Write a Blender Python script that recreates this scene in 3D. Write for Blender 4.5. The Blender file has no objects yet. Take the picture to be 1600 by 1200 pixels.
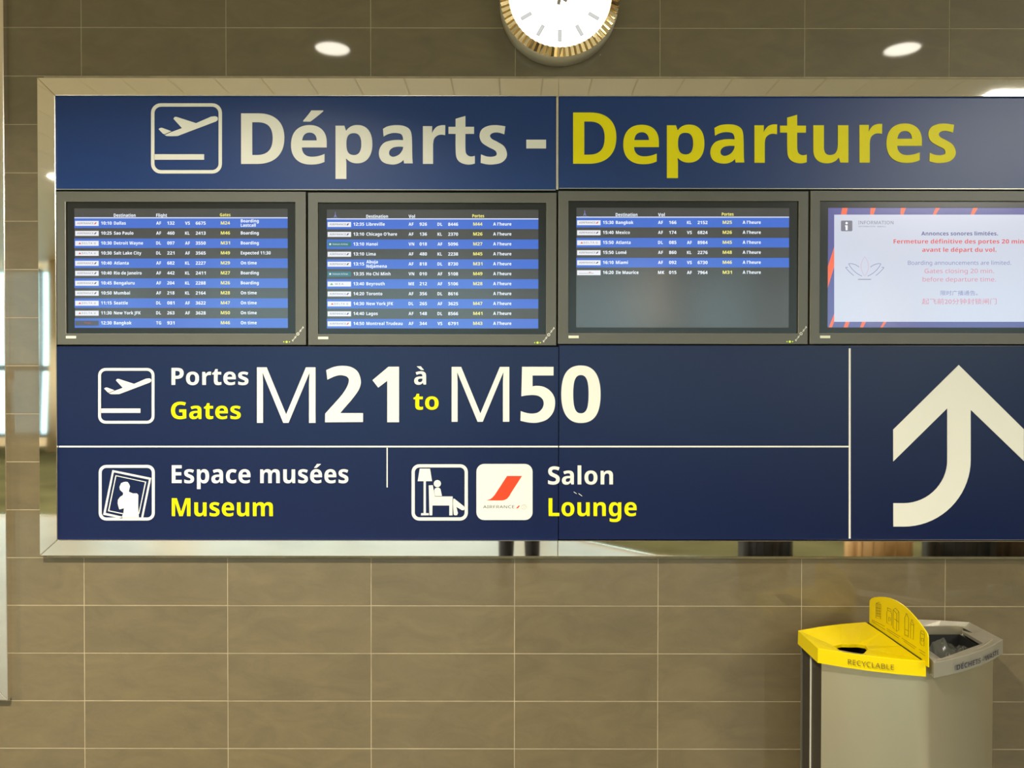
import bpy, bmesh, math, random
from mathutils import Vector, Matrix, Euler
from math import pi, sin, cos, tan, radians

# ------------------------------------------------------------------ tuned values
WIN_E, PANEL_E, DOWN_E, LAMP_S, DIM = 480.0, 470.0, 330.0, 22.0, 0.04
TILE_C = (0.144, 0.105, 0.047)
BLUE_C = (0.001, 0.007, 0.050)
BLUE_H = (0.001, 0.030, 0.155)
LCD_D = (0.036, 0.034, 0.034)
ROW_B = (48, 98, 198, 1.0)
COLS = (-10.55, -8.1, 0.46, 3.75, 6.3, 9.2)
# ------------------------------------------------------------------ camera
SC = bpy.context.scene
COL = SC.collection
FPX, CAM_D, CAM_H = 1210.0, 3.2327, 1.85
PITCH, ROLL = 0.0118, -0.0013
cam_d = bpy.data.cameras.new('camera')
cam_d.sensor_fit = 'HORIZONTAL'
cam_d.sensor_width = 36.0
cam_d.lens = 36.0 * FPX / 1600.0
cam_d.clip_start = 0.02
cam = bpy.data.objects.new('camera', cam_d)
COL.objects.link(cam)
cam.location = (0, -CAM_D, CAM_H)
cam.rotation_euler = (pi / 2 - PITCH, ROLL, 0)
SC.camera = cam
RM = cam.rotation_euler.to_matrix()
CO = Vector(cam.location)

def ray(px, py):
    return RM @ Vector(((px - 800) / FPX, (600 - py) / FPX, -1.0))
def W(px, py, y=0.0):                       # a point of the vertical plane y
    d = ray(px, py); t = (y - CO.y) / d.y
    return CO + d * t
def HZ(px, py, z):                          # a point of the horizontal plane z
    d = ray(px, py); t = (z - CO.z) / d.z
    return CO + d * t
def PL(px, py, p0, n):                      # a point of any plane
    d = ray(px, py); t = (p0 - CO).dot(n) / d.dot(n)
    return CO + d * t

# ------------------------------------------------------------------ view, world, lights
vs = SC.view_settings
vs.view_transform = 'Standard'; vs.look = 'None'; vs.gamma = 1.0; vs.use_curve_mapping = False
vs.exposure = 0.09
WARM = (1.0, 0.955, 0.86)
CEIL = 4.5
wd = bpy.data.worlds.new('daylight'); SC.world = wd; wd.use_nodes = True
wb = wd.node_tree.nodes['Background']
wb.inputs['Color'].default_value = (0.62, 0.95, 1.0, 1); wb.inputs['Strength'].default_value = 1.15

def area(name, loc, rot, sx, sy, energy, color, shape='RECTANGLE', spread=180):
    l = bpy.data.lights.new(name, 'AREA'); l.shape = shape; l.size = sx
    if shape in ('RECTANGLE', 'ELLIPSE'): l.size_y = sy
    l.energy = energy; l.color = color; l.spread = radians(spread)
    o = bpy.data.objects.new(name, l); COL.objects.link(o); o.location = loc; o.rotation_euler = rot
    return o
area('window_daylight', (0.0, -16.64, 2.4), (pi / 2, 0, 0), 27.9, 4.1, WIN_E, (0.58, 0.95, 1.0))
area('light_panel', (5.5, -5.6, CEIL - 0.04), (0, 0, 0), 2.2, 3.2, PANEL_E, WARM)
DL = [(-1.46 + 4.62 * i, -3.08 - 4.2 * j) for j in range(4) for i in (-2, -1, 0, 1, 2)]
for (x, y) in DL:                            # the near lamps on the right are dimmed
    area('downlight_lamp', (x, y, CEIL - 0.012), (0, 0, 0), 0.24, 0, DOWN_E * (DIM if (x > 2 and y > -4) else 1.0), WARM, 'DISK', 128)


# ---- glyph outlines (quadratic contours, thousandths of an em)
GLYPHS = {
 'B': {
  'A': '692|527,0 472,168 220,168 165,0 0,0 251,717 439,717 692,0|387,451 383,466q 366,526q 350,589q 345,609 341,586q 326,526q 312,470q 307,451 256,296 437,296',
  'B': '665|316,714 463,714q 597,627q 597,536 597,491q 564,426q 509,386q 476,379 476,374 511,367q 575,331q 615,263q 615,207 615,142q 551,49q 434,0q 352,0 85,0 85,714|324,428 390,428q 440,476q 440,515 440,556q 381,595q 317,595 238,595 238,428|238,313 238,121 335,121 403,121q 456,176q 456,219 456,246q 433,288q 378,313q 330,313',
  'C': '642|398,597 355,597q 286,564q 238,501q 213,412q 213,355 213,280q 255,173q 340,117q 404,117 451,117q 538,139q 582,156 582,26 537,7q 444,-10q 387,-10 273,-10q 126,81q 55,247q 55,356 55,437q 100,572q 188,670q 316,724q 400,724 453,724q 562,701q 611,677 561,555 525,572q 444,597q',
  'D': '732|678,369 678,246q 586,82q 419,0q 303,0 85,0 85,714 321,714 434,714q 593,635q 678,481q|518,363 518,440q 473,540q 383,589q 317,589 238,589 238,126 302,126 412,126q 518,244q',
  'E': '552|499,0 85,0 85,714 499,714 499,589 238,589 238,433 482,433 482,308 238,308 238,127 499,127',
  'F': '531|236,0 85,0 85,714 498,714 498,589 236,589 236,407 479,407 479,282 236,282',
  'G': '735|381,402 665,402 665,31 609,12q 476,-10q 399,-10 293,-10q 139,74q 55,238q 55,358 55,470q 142,634q 308,724q 428,724 492,724q 607,700q 652,680 601,558 563,576q 475,597q 427,597 354,597q 259,534q 213,425q 213,355 213,282q 258,175q 348,117q 417,117 445,117q 501,124q 519,129 519,280 381,280',
  'H': '756|671,0 518,0 518,307 238,307 238,0 85,0 85,714 238,714 238,435 518,435 518,714 671,714',
  'I': '401|364,0 36,0 36,87 123,116 123,599 36,627 36,714 364,714 364,627 277,599 277,116 364,87',
  'J': '321|11,-211 -18,-211q -62,-204q -79,-200 -79,-78 -63,-82q -27,-88q -7,-88 24,-88q 65,-64q 85,-9q 85,34 85,714 239,714 239,47 239,-45q 181,-159q 79,-211q',
  'K': '660|660,0 486,0 301,300 238,254 238,0 85,0 85,714 238,714 238,388 257,415q 301,470q 322,496 489,714 659,714 411,398',
  'L': '559|85,0 85,714 238,714 238,126 527,126 527,0',
  'M': '944|397,0 217,558 213,558 215,538q 218,472q 221,395q 221,358 221,0 85,0 85,714 293,714 470,177 474,177 651,714 859,714 859,0 716,0 716,362 716,397q 718,470q 722,536q 723,557 719,557 538,0',
  'N': '805|720,0 525,0 217,538 213,538 215,515q 218,451q 221,383q 221,352 221,0 85,0 85,714 279,714 586,181 590,181 589,201q 585,264q 583,333q 583,360 583,714 720,714',
  'O': '791|735,358 735,275q 694,140q 611,42q 483,-10q 395,-10 308,-10q 179,42q 96,140q 55,275q 55,359 55,470q 128,634q 279,725q 396,725 512,725q 663,634q 735,469q|216,358 216,284q 253,176q 333,119q 395,119 459,119q 538,176q 574,284q 574,358 574,470q 492,598q 396,598 333,598q 253,540q 216,433q',
  'P': '621|309,714 447,714q 579,599q 579,494 579,447q 551,361q 486,292q 380,253q 303,253 238,253 238,0 85,0 85,714|304,589 238,589 238,379 289,379 331,379q 392,400q 425,449q 425,489 425,537q 366,589q',
  'Q': '791|735,358 735,279q 697,146q 621,49q 560,22 733,-170 536,-170 409,-10 406,-10q 398,-10q 395,-10 308,-10q 179,42q 96,140q 55,275q 55,359 55,470q 128,634q 279,725q 396,725 512,725q 663,634q 735,469q|216,358 216,284q 253,176q 333,119q 395,119 459,119q 538,176q 574,284q 574,358 574,470q 492,598q 396,598 333,598q 253,540q 216,433q',
  'R': '656|304,714 398,714q 522,667q 583,575q 583,506 583,458q 549,384q 491,332q 454,315 657,0 482,0 323,274 238,274 238,0 85,0 85,714|301,595 238,595 238,392 301,392 362,392q 428,442q 428,499 428,531q 401,573q 345,595q',
  'S': '566|528,207 528,147q 467,48q 348,-10q 257,-10 212,-10q 139,-1q 76,17q 47,31 47,169 96,145q 210,116q 261,116 300,116q 350,136q 375,171q 375,193 375,219q 347,253q 285,286q 231,308 174,332q 95,387q 53,467q 53,526 53,590q 117,678q 231,724q 306,724 372,724q 479,697q 521,677 474,556 432,575q 343,599q 302,599 269,599q 226,582q 205,551q 205,531 205,506q 233,472q 297,438q 352,415 408,392q 486,337q 528,263q',
  'T': '577|365,0 212,0 212,587 19,587 19,714 558,714 558,587 365,587',
  'U': '747|667,272 667,188q 602,61q 470,-10q 371,-10 228,-10q 80,139q 80,270 80,714 233,714 233,278 233,198q 304,119q 374,119 424,119q 486,155q 514,227q 514,279 514,714 667,714',
  'V': '657|657,714 415,0 242,0 0,714 169,714 291,315 298,291q 313,231q 326,173q 329,151 332,173q 344,231q 358,290q 366,314 489,714',
  'W': '996|982,714 801,0 626,0 531,372 527,386q 517,429q 507,477q 499,520q 498,534 496,520q 489,477q 479,429q 469,386q 465,371 370,0 196,0 14,714 164,714 255,326 259,309q 269,261q 279,210q 288,162q 290,144 294,170q 304,234q 318,300q 332,359q 337,381 425,714 570,714 659,380 664,358q 678,298q 692,232q 703,168q 706,144 709,169q 722,236q 736,302q 741,325 832,714',
  'X': '670|666,0 490,0 332,257 173,0 3,0 240,368 17,714 187,714 334,470 478,714 649,714 425,359',
  'Y': '626|313,415 460,714 626,714 390,278 390,0 236,0 236,273 0,714 166,714',
  'Z': '596|565,0 33,0 33,99 368,588 42,588 42,714 557,714 557,615 221,126 565,126',
  'a': '599|317,556 420,556q 528,459q 528,364 528,0 423,0 394,74 390,74 367,45q 318,7q 254,-10q 208,-10 160,-10q 84,27q 40,103q 40,161 40,247q 164,333q 287,338 378,341 378,358 378,407q 334,446q 294,446 257,446q 179,422q 141,405 97,508 140,530q 251,556q|321,250 250,248q 194,206q 194,168 194,133q 233,100q 266,100 313,100q 378,156q 378,208 378,253',
  'b': '632|224,583 224,552q 221,496q 218,475 224,475 246,509q 320,556q 379,556 470,556q 584,413q 584,274 584,181q 532,54q 437,-10q 375,-10 315,-10q 246,33q 224,59 214,59 189,0 73,0 73,760 224,760|330,436 292,436q 245,404q 224,339q 224,287 224,269 224,192q 271,112q 332,112 381,112q 431,196q 431,276 431,355q 382,436q',
  'c': '516|311,-10 232,-10q 113,49q 47,174q 47,270 47,371q 119,497q 243,556q 322,556 370,556q 455,536q 488,519 443,405 413,418q 352,435q 322,435 283,435q 229,399q 201,326q 201,271 201,217q 229,147q 283,112q 320,112 363,112q 439,135q 473,154 473,31 442,12q 364,-10q',
  'd': '632|252,-10 162,-10q 47,133q 47,272 47,413q 163,556q 257,556 296,556q 353,535q 395,499q 410,476 415,476 412,494q 407,559q 407,586 407,760 559,760 559,0 443,0 413,71 407,71 393,48q 351,12q 292,-10q|305,111 367,111q 417,182q 417,255 417,271 417,350q 369,434q 304,434 255,434q 200,350q 200,270 200,190q 255,111q',
  'e': '597|306,556 382,556q 492,499q 551,388q 551,308 551,235 200,235 202,173q 274,102q 341,102 392,102q 476,122q 520,142 520,29 480,9q 391,-10q 325,-10 244,-10q 119,50q 47,175q 47,269 47,365q 112,492q 229,556q|310,449 265,449q 209,392q 204,336 410,336 410,369q 388,419q 343,449q',
  'f': '386|376,433 251,433 251,0 100,0 100,433 19,433 19,506 103,546 103,564 103,670q 192,765q 285,765 324,765q 388,753q 418,742 384,640 369,644q 332,652q 311,652 280,652q 251,612q 251,569 251,546 376,546',
  'g': '632|255,556 312,556q 388,513q 413,477 417,477 431,546 559,546 559,-4 559,-81q 499,-186q 378,-240q 285,-240 222,-240q 122,-225q 78,-207 78,-79 123,-99q 218,-121q 280,-121 343,-121q 408,-63q 408,-12 408,3 408,15q 411,55q 413,70 408,70 385,34q 310,-10q 254,-10 160,-10q 47,136q 47,272 47,408q 161,556q|304,437 271,437q 224,399q 201,325q 201,270 201,188q 254,108q 307,108 337,108q 379,126q 405,161q 418,215q 418,252 418,274 418,329q 396,401q 346,437q',
  'h': '650|224,607 224,563q 219,496q 217,476 225,476 243,505q 291,539q 350,556q 383,556 442,556q 530,514q 579,427q 579,356 579,0 428,0 428,318 428,377q 386,436q 341,436 297,436q 246,394q 224,314q 224,256 224,0 73,0 73,760 224,760',
  'i': '299|225,546 225,0 74,0 74,546|150,761 183,761q 232,730q 232,687 232,646q 183,614q 150,614 116,614q 68,646q 68,687 68,730q 116,761q',
  'j': '298|40,-240 17,-240q -35,-233q -53,-228 -53,-109 -37,-113q -8,-119q 9,-119 36,-119q 73,-85q 73,-35 73,546 224,546 224,-59 224,-109q 188,-191q 107,-240q|68,687 68,730q 115,761q 150,761 182,761q 232,730q 232,687 232,646q 182,614q 150,614 115,614q 68,646q',
  'k': '610|224,423 224,396q 220,326q 216,297 220,297 227,308q 249,338q 272,370q 281,381 423,546 594,546 392,314 607,0 432,0 286,218 224,169 224,0 73,0 73,760 224,760',
  'l': '298|224,0 73,0 73,760 224,760',
  'm': '975|714,556 808,556q 904,462q 904,356 904,0 754,0 754,318 754,381q 712,436q 670,436 612,436q 564,351q 564,273 564,0 413,0 413,318 413,359q 395,411q 359,436q 331,436 290,436q 243,394q 224,314q 224,256 224,0 73,0 73,546 189,546 211,476 216,476 232,501q 279,537q 341,556q 379,556 440,556q 521,514q 544,474 549,474 576,515q 662,556q',
  'n': '650|385,556 475,556q 579,462q 579,356 579,0 429,0 429,318 429,377q 387,436q 341,436 273,436q 224,343q 224,256 224,0 73,0 73,546 189,546 210,473 216,473 234,500q 285,537q 348,556q',
  'o': '625|577,274 577,206q 540,100q 471,28q 373,-10q 311,-10 253,-10q 157,28q 87,100q 47,206q 47,274 47,365q 111,491q 231,556q 314,556 391,556q 509,491q 577,365q|201,274 201,221q 224,145q 273,105q 313,105 352,105q 401,145q 423,221q 423,274 423,328q 400,402q 352,441q 312,441 254,441q 201,355q',
  'p': '632|379,556 474,556q 584,413q 584,274 584,182q 531,54q 437,-10q 375,-10 335,-10q 277,11q 238,42q 224,59 218,59 220,41q 224,-6q 224,-31 224,-240 73,-240 73,546 196,546 217,475 224,475 239,498q 280,534q 339,556q|329,436 291,436q 245,404q 225,340q 224,291 224,275 224,223q 243,150q 290,112q 330,112 364,112q 409,150q 431,223q 431,276 431,357q 380,436q',
  'q': '632|408,-11 408,8q 410,52q 413,71 407,71 387,37q 313,-10q 253,-10 161,-10q 47,133q 47,272 47,366q 100,492q 195,556q 256,556 316,556q 390,510q 413,476 417,476 431,546 559,546 559,-240 408,-240|307,109 347,109q 396,140q 417,205q 417,253 417,274 417,353q 370,438q 304,438 252,438q 201,350q 201,270 201,189q 253,109q',
  'r': '447|375,556 390,556q 425,553q 435,550 420,409 409,411q 379,415q 358,415 335,415q 288,401q 248,369q 224,317q 224,277 224,0 73,0 73,546 188,546 210,454 217,454 233,483q 281,529q 341,556q',
  's': '502|460,161 460,109q 411,32q 311,-10q 234,-10 176,-10q 88,5q 47,22 47,147 91,126q 193,102q 230,102 276,102q 317,128q 317,150 317,165q 296,189q 243,215q 194,234 145,254q 79,297q 46,357q 46,402 46,477q 165,556q 263,556 316,556q 407,534q 454,514 410,411 372,428q 292,450q 261,450 227,450q 189,429q 189,410 189,396q 210,374q 263,350q 311,331 360,312q 427,269q 460,208q',
  't': '421|309,110 332,110q 375,120q 394,126 394,15 370,4q 307,-10q 264,-10 215,-10q 138,22q 93,101q 93,172 93,433 22,433 22,497 104,547 148,662 244,662 244,546 387,546 387,433 244,433 244,181 244,145q 279,110q',
  'u': '650|576,546 576,0 460,0 441,70 432,70 415,42q 362,6q 299,-10q 264,-10 206,-10q 119,32q 70,120q 70,190 70,546 222,546 222,228 222,170q 263,111q 308,111 354,111q 405,152q 425,232q 425,290 425,546',
  'v': '571|208,0 0,546 158,546 260,224 264,213q 273,181q 281,147q 282,134 286,134 287,147q 295,180q 305,212q 309,223 413,546 571,546 363,0',
  'w': '862|463,266 457,292q 443,353q 434,407q 431,422 428,422 426,407q 415,352q 402,290q 394,261 323,0 161,0 12,547 162,547 218,306 224,281q 236,218q 246,156q 247,132 250,132 252,149q 260,195q 269,242q 278,282q 281,293 349,547 515,547 580,291 585,271q 597,214q 609,156q 611,133 614,133 616,156q 625,218q 637,281q 644,306 703,547 850,547 699,0 535,0',
  'x': '591|194,279 19,546 190,546 296,373 401,546 572,546 395,279 581,0 409,0 296,186 181,0 10,0',
  'y': '571|0,546 159,546 262,234 267,219q 276,188q 283,156q 285,141 289,141 292,162q 307,212q 314,234 415,546 571,546 347,-50 325,-111q 264,-196q 176,-240q 111,-240 86,-240q 48,-235q 35,-232 35,-113 46,-115q 77,-119q 94,-119 125,-119q 167,-94q 195,-53q 205,-27 217,4',
  'z': '493|462,0 30,0 30,89 282,431 44,431 44,546 453,546 453,449 208,116 462,116',
  '0': '581|540,357 540,270q 513,135q 454,40q 359,-10q 290,-10 204,-10q 93,78q 40,242q 40,357 40,473q 89,637q 199,724q 290,724 375,724q 486,637q 540,473q|192,357 192,276q 210,168q 252,113q 290,113 327,113q 370,167q 388,276q 388,357 388,438q 370,547q 327,601q 290,601 252,601q 210,547q 192,438q',
  '1': '581|419,0 266,0 266,410 266,427q 266,475q 268,527q 269,550 255,535q 232,513q 218,501 139,435 60,533 284,714 419,714',
  '2': '581|537,0 37,0 37,106 216,287 270,343q 336,417q 366,478q 366,513 366,555q 313,596q 274,596 233,596q 161,559q 118,523 35,622 66,649q 136,695q 227,724q 288,724 358,724q 461,675q 517,588q 517,531 517,471q 472,374q 384,278q 321,219 232,133 232,128 537,128',
  '3': '581|512,554 512,504q 471,433q 402,387q 358,376 358,373 444,363q 533,278q 533,204 533,144q 472,46q 345,-10q 245,-10 181,-10q 84,9q 38,29 38,159 85,135q 185,112q 228,112 309,112q 373,165q 373,212 373,244q 339,287q 265,308q 202,308 149,308 149,426 203,426 260,426q 330,450q 363,495q 363,524 363,562q 309,601q 263,601 229,601q 170,584q 124,560q 106,549 40,651 82,681q 196,724q 281,724 392,724q 512,631q',
  '4': '581|564,147 475,147 475,0 326,0 326,147 19,147 19,263 331,716 475,716 475,266 564,266|326,404 326,421q 327,459q 328,495q 330,523q 330,530 326,530 316,509q 298,475q 286,457 154,266 326,266',
  '5': '581|305,456 370,456q 472,404q 530,305q 530,234 530,156q 466,47q 342,-10q 249,-10 190,-10q 90,10q 53,29 53,158 90,139q 195,112q 240,112 282,112q 343,137q 376,189q 376,227 376,279q 307,337q 234,337 207,337q 148,326q 127,320 67,353 94,714 481,714 481,585 223,585 211,447 227,450q 270,456q',
  '6': '581|42,303 42,365q 60,486q 104,593q 184,676q 308,724q 398,724 419,724q 476,719q 494,716 494,594 475,599q 427,604q 396,604 336,604q 255,571q 208,511q 185,430q 183,381 189,381 202,405q 242,443q 301,465q 341,465 403,465q 494,412q 543,311q 543,239 543,161q 484,49q 376,-10q 301,-10 246,-10q 152,27q 82,105q 42,223q|298,112 342,112q 395,172q 395,236 395,288q 349,347q 301,347 268,347q 220,318q 194,273q 194,249 194,224q 207,176q 233,136q 272,112q',
  '7': '581|115,0 379,585 40,585 40,714 541,714 541,618 275,0',
  '8': '581|291,724 392,724q 520,637q 520,551 520,508q 486,444q 428,395q 392,377 430,357q 498,305q 542,236q 542,188 542,130q 485,40q 374,-10q 291,-10 206,-10q 94,38q 39,126q 39,186 39,235q 76,305q 138,354q 176,373 144,393q 92,444q 61,510q 61,552 61,609q 121,685q 225,724q|181,190 181,152q 236,102q 289,102 344,102q 400,150q 400,189 400,216q 370,259q 323,291q 297,302 283,309 252,295q 206,261q 181,218q|290,612 254,612q 205,574q 205,540 205,516q 228,480q 267,452q 291,441 313,451q 352,478q 375,514q 375,540 375,574q 327,612q',
  '9': '581|540,404 540,316q 503,165q 421,52q 284,-10q 184,-10 163,-10q 107,-7q 88,-3 88,120 108,115q 152,110q 178,110 242,110q 325,143q 374,203q 397,285q 399,332 393,332 379,309q 339,271q 281,249q 239,249 178,249q 88,302q 38,404q 38,476 38,554q 98,665q 207,724q 282,724 336,724q 429,686q 500,608q 540,487q|285,601 240,601q 186,541q 186,477 186,426q 234,367q 282,367 314,367q 361,396q 388,441q 388,465 388,489q 375,538q 350,578q 311,601q',
  ':': '281|54,70 54,117q 105,154q 141,154 176,154q 227,117q 227,70 227,27q 176,-13q 141,-13 105,-13q 54,27q|54,473 54,519q 105,556q 141,556 176,556q 227,519q 227,473 227,428q 176,389q 141,389 105,389q 54,428q',
  '-': '322|29,205 29,331 293,331 293,205',
  '.': '287|56,72 56,117q 105,156q 144,156 182,156q 231,116q 231,72 231,28q 182,-13q 144,-13 105,-13q 56,28q',
  "'": '270|85,456 65,714 205,714 185,456',
  'É': '552|499,0 85,0 85,714 499,714 499,589 238,589 238,433 482,433 482,308 238,308 238,127 499,127|499,924 484,910q 438,869q 384,826q 333,787q 314,774 214,774 214,787 230,806q 273,857q 316,912q 330,934 499,934',
  'È': '552|499,0 85,0 85,714 499,714 499,589 238,589 238,433 482,433 482,308 238,308 238,127 499,127|311,934 325,912q 367,857q 410,806q 426,787 426,774 326,774 307,787q 256,826q 202,869q 156,910q 141,924 141,934',
  'é': '597|306,556 382,556q 492,499q 551,388q 551,308 551,235 200,235 202,173q 274,102q 341,102 392,102q 476,122q 520,142 520,29 480,9q 391,-10q 325,-10 244,-10q 119,50q 47,175q 47,269 47,365q 112,492q 229,556q|310,449 265,449q 209,392q 204,336 410,336 410,369q 388,419q 343,449q|503,756 489,742q 442,701q 389,658q 338,619q 319,606 219,606 219,619 235,638q 278,690q 320,744q 334,766 503,766',
  'è': '597|306,556 382,556q 492,499q 551,388q 551,308 551,235 200,235 202,173q 274,102q 341,102 392,102q 476,122q 520,142 520,29 480,9q 391,-10q 325,-10 244,-10q 119,50q 47,175q 47,269 47,365q 112,492q 229,556q|310,449 265,449q 209,392q 204,336 410,336 410,369q 388,419q 343,449q|315,766 330,744q 371,690q 415,638q 430,619 430,606 330,606 311,619q 260,658q 207,701q 160,742q 146,756 146,766',
  'à': '599|317,556 420,556q 528,459q 528,364 528,0 423,0 394,74 390,74 367,45q 318,7q 254,-10q 208,-10 160,-10q 84,27q 40,103q 40,161 40,247q 164,333q 287,338 378,341 378,358 378,407q 334,446q 294,446 257,446q 179,422q 141,405 97,508 140,530q 251,556q|321,250 250,248q 194,206q 194,168 194,133q 233,100q 266,100 313,100q 378,156q 378,208 378,253|315,766 330,744q 371,690q 415,638q 431,619 431,606 330,606 311,619q 260,658q 207,701q 161,742q 146,756 146,766',
  ',': '294|220,116 227,105 214,53q 169,-68q 141,-129 30,-129 45,-65q 71,63q 79,116',
 },
 'R': {
  'A': '642|544,0 460,218 179,218 95,0 0,0 277,717 365,717 641,0|354,513 351,522q 337,565q 324,611q 320,623 315,603q 303,561q 292,526q 288,513 209,301 432,301',
  'B': '651|302,714 437,714q 573,635q 573,537 573,495q 542,430q 482,387q 438,379 438,374 483,367q 555,329q 597,259q 597,203 597,138q 537,47q 426,0q 348,0 96,0 96,714|319,411 410,411q 477,469q 477,526 477,584q 395,635q 306,635 190,635 190,411|190,334 190,79 331,79 425,79q 497,152q 497,211 497,248q 465,303q 389,334q 324,334',
  'C': '633|403,642 347,642q 256,604q 193,529q 159,423q 159,357 159,270q 214,141q 321,72q 402,72 449,72q 533,88q 574,100 574,19 533,4q 448,-10q 389,-10 280,-10q 134,80q 61,246q 61,358 61,439q 106,573q 193,671q 321,724q 404,724 459,724q 561,702q 602,682 565,603 532,618q 451,642q',
  'D': '730|670,364 670,244q 580,82q 414,0q 296,0 96,0 96,714 317,714 426,714q 584,634q 670,479q|571,361 571,455q 509,576q 390,634q 305,634 190,634 190,80 285,80 428,80q 571,221q',
  'E': '556|496,0 96,0 96,714 496,714 496,632 190,632 190,413 478,413 478,332 190,332 190,82 496,82',
  'F': '520|190,0 96,0 96,714 496,714 496,632 190,632 190,383 477,383 477,302 190,302',
  'G': '728|405,378 655,378 655,27 597,8q 478,-10q 403,-10 292,-10q 140,79q 61,244q 61,357 61,469q 149,633q 314,724q 431,724 491,724q 599,702q 644,682 609,601 571,618q 477,642q 426,642 342,642q 221,573q 158,445q 158,357 158,273q 213,143q 329,71q 424,71 469,71q 535,81q 561,88 561,296 405,296',
  'H': '742|645,0 551,0 551,331 190,331 190,0 96,0 96,714 190,714 190,413 551,413 551,714 645,714',
  'I': '343|302,0 40,0 40,54 124,74 124,639 40,660 40,714 302,714 302,660 218,639 218,74 302,54',
  'J': '276|-3,-191 -27,-191q -64,-184q -78,-178 -78,-100 -62,-104q -26,-110q -6,-110 19,-110q 64,-89q 92,-39q 92,6 92,714 185,714 185,13 185,-57q 139,-148q 54,-191q',
  'K': '621|621,0 511,0 262,339 190,276 190,0 96,0 96,714 190,714 190,364 219,397q 280,464q 311,498 502,714 611,714 330,403',
  'L': '526|96,0 96,714 190,714 190,83 501,83 501,0',
  'M': '909|411,0 179,622 175,622 177,602q 180,540q 182,467q 182,429 182,0 96,0 96,714 234,714 451,132 455,132 676,714 813,714 813,0 721,0 721,434 721,469q 723,539q 727,600q 728,621 724,621 489,0',
  'N': '763|666,0 556,0 178,590 174,590 176,567q 179,504q 182,433q 182,396 182,0 96,0 96,714 206,714 582,126 586,126 585,143q 582,207q 579,282q 579,314 579,714 666,714',
  'O': '782|721,358 721,275q 679,140q 596,42q 473,-10q 391,-10 307,-10q 183,43q 101,140q 61,276q 61,359 61,469q 133,633q 280,725q 392,725 500,725q 646,634q 721,469q|160,358 160,269q 209,140q 312,71q 391,71 471,71q 573,140q 622,269q 622,358 622,492q 512,643q 392,643 312,643q 209,575q 160,447q',
  'P': '606|287,714 427,714q 555,604q 555,503 555,459q 527,378q 461,314q 351,277q 271,277 190,277 190,0 96,0 96,714|280,634 190,634 190,356 261,356 327,356q 416,385q 459,448q 459,499 459,567q 373,634q',
  'Q': '782|721,358 721,271q 674,130q 583,32q 515,9 686,-170 553,-170 416,-9 410,-9q 397,-10q 391,-10 307,-10q 183,43q 101,140q 61,276q 61,359 61,469q 133,633q 280,725q 392,725 500,725q 646,634q 721,469q|160,358 160,269q 209,140q 312,71q 391,71 471,71q 573,140q 622,269q 622,358 622,492q 512,643q 392,643 312,643q 209,575q 160,447q',
  'R': '624|295,714 384,714q 499,669q 556,579q 556,511 556,454q 514,378q 450,333q 414,320 610,0 501,0 329,294 190,294 190,0 96,0 96,714|290,634 190,634 190,372 294,372 380,372q 459,440q 459,507 459,553q 423,608q 348,634q',
  'S': '550|504,192 504,128q 442,39q 326,-10q 248,-10 207,-10q 134,-2q 74,13q 51,24 51,113 88,97q 195,71q 252,71 304,71q 374,98q 410,149q 410,184 410,218q 380,265q 308,306q 243,329 182,351q 101,407q 60,486q 60,541 60,598q 118,680q 222,724q 289,724 348,724q 447,702q 487,684 458,604 421,620q 334,642q 287,642 243,642q 184,617q 154,571q 154,540 154,505q 184,458q 252,420q 310,398 372,375q 459,322q 504,248q',
  'T': '557|325,0 232,0 232,632 11,632 11,714 546,714 546,632 325,632',
  'U': '732|642,253 642,179q 581,59q 458,-10q 363,-10 229,-10q 89,135q 89,255 89,714 183,714 183,253 183,166q 275,71q 367,71 432,71q 511,117q 549,200q 549,254 549,714 642,714',
  'V': '603|603,714 349,0 254,0 0,714 98,714 257,259 268,231q 284,176q 297,127q 302,103 307,127q 320,177q 336,232q 346,261 504,714',
  'W': '934|921,714 731,0 635,0 499,462 493,483q 481,527q 471,567q 464,597q 463,605 462,597q 457,567q 447,527q 436,482q 429,459 297,0 201,0 12,714 109,714 219,281 225,258q 235,213q 244,170q 250,129q 253,110 256,130q 264,174q 274,220q 286,267q 292,289 416,714 512,714 640,286 647,263q 659,215q 669,170q 677,128q 680,110 683,135q 693,191q 707,251q 715,282 824,714',
  'X': '591|587,0 481,0 293,307 103,0 4,0 241,372 19,714 123,714 296,436 470,714 570,714 349,373',
  'Y': '570|285,366 468,714 570,714 332,277 332,0 238,0 238,273 0,714 102,714',
  'Z': '573|535,0 38,0 38,70 411,631 50,631 50,714 525,714 525,644 151,83 535,83',
  'a': '563|290,546 388,546q 483,459q 483,365 483,0 416,0 399,76 395,76 372,47q 323,8q 260,-10q 215,-10 167,-10q 90,24q 46,95q 46,150 46,230q 172,317q 302,321 393,324 393,355 393,421q 336,472q 284,472 242,472q 166,447q 133,431 105,500 140,519q 237,546q|314,258 216,255q 140,199q 140,149 140,105q 194,63q 237,63 304,63q 392,137q 392,214 392,261',
  'b': '616|176,575 176,542q 173,483q 171,466 176,466 199,500q 279,546q 341,546 441,546q 561,406q 561,268 561,176q 507,52q 407,-10q 341,-10 278,-10q 199,36q 176,67 169,67 150,0 84,0 84,760 176,760|324,470 268,470q 204,428q 176,340q 176,272 176,267 176,169q 240,66q 326,66 397,66q 467,171q 467,269 467,369q 397,470q',
  'c': '482|301,-10 229,-10q 118,48q 55,170q 55,265 55,364q 121,489q 235,547q 307,547 348,547q 425,529q 449,517 421,442 397,451q 333,467q 305,467 252,467q 183,422q 149,333q 149,266 149,203q 183,114q 250,69q 300,69 344,69q 412,87q 440,100 440,20 413,5q 347,-10q',
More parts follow.
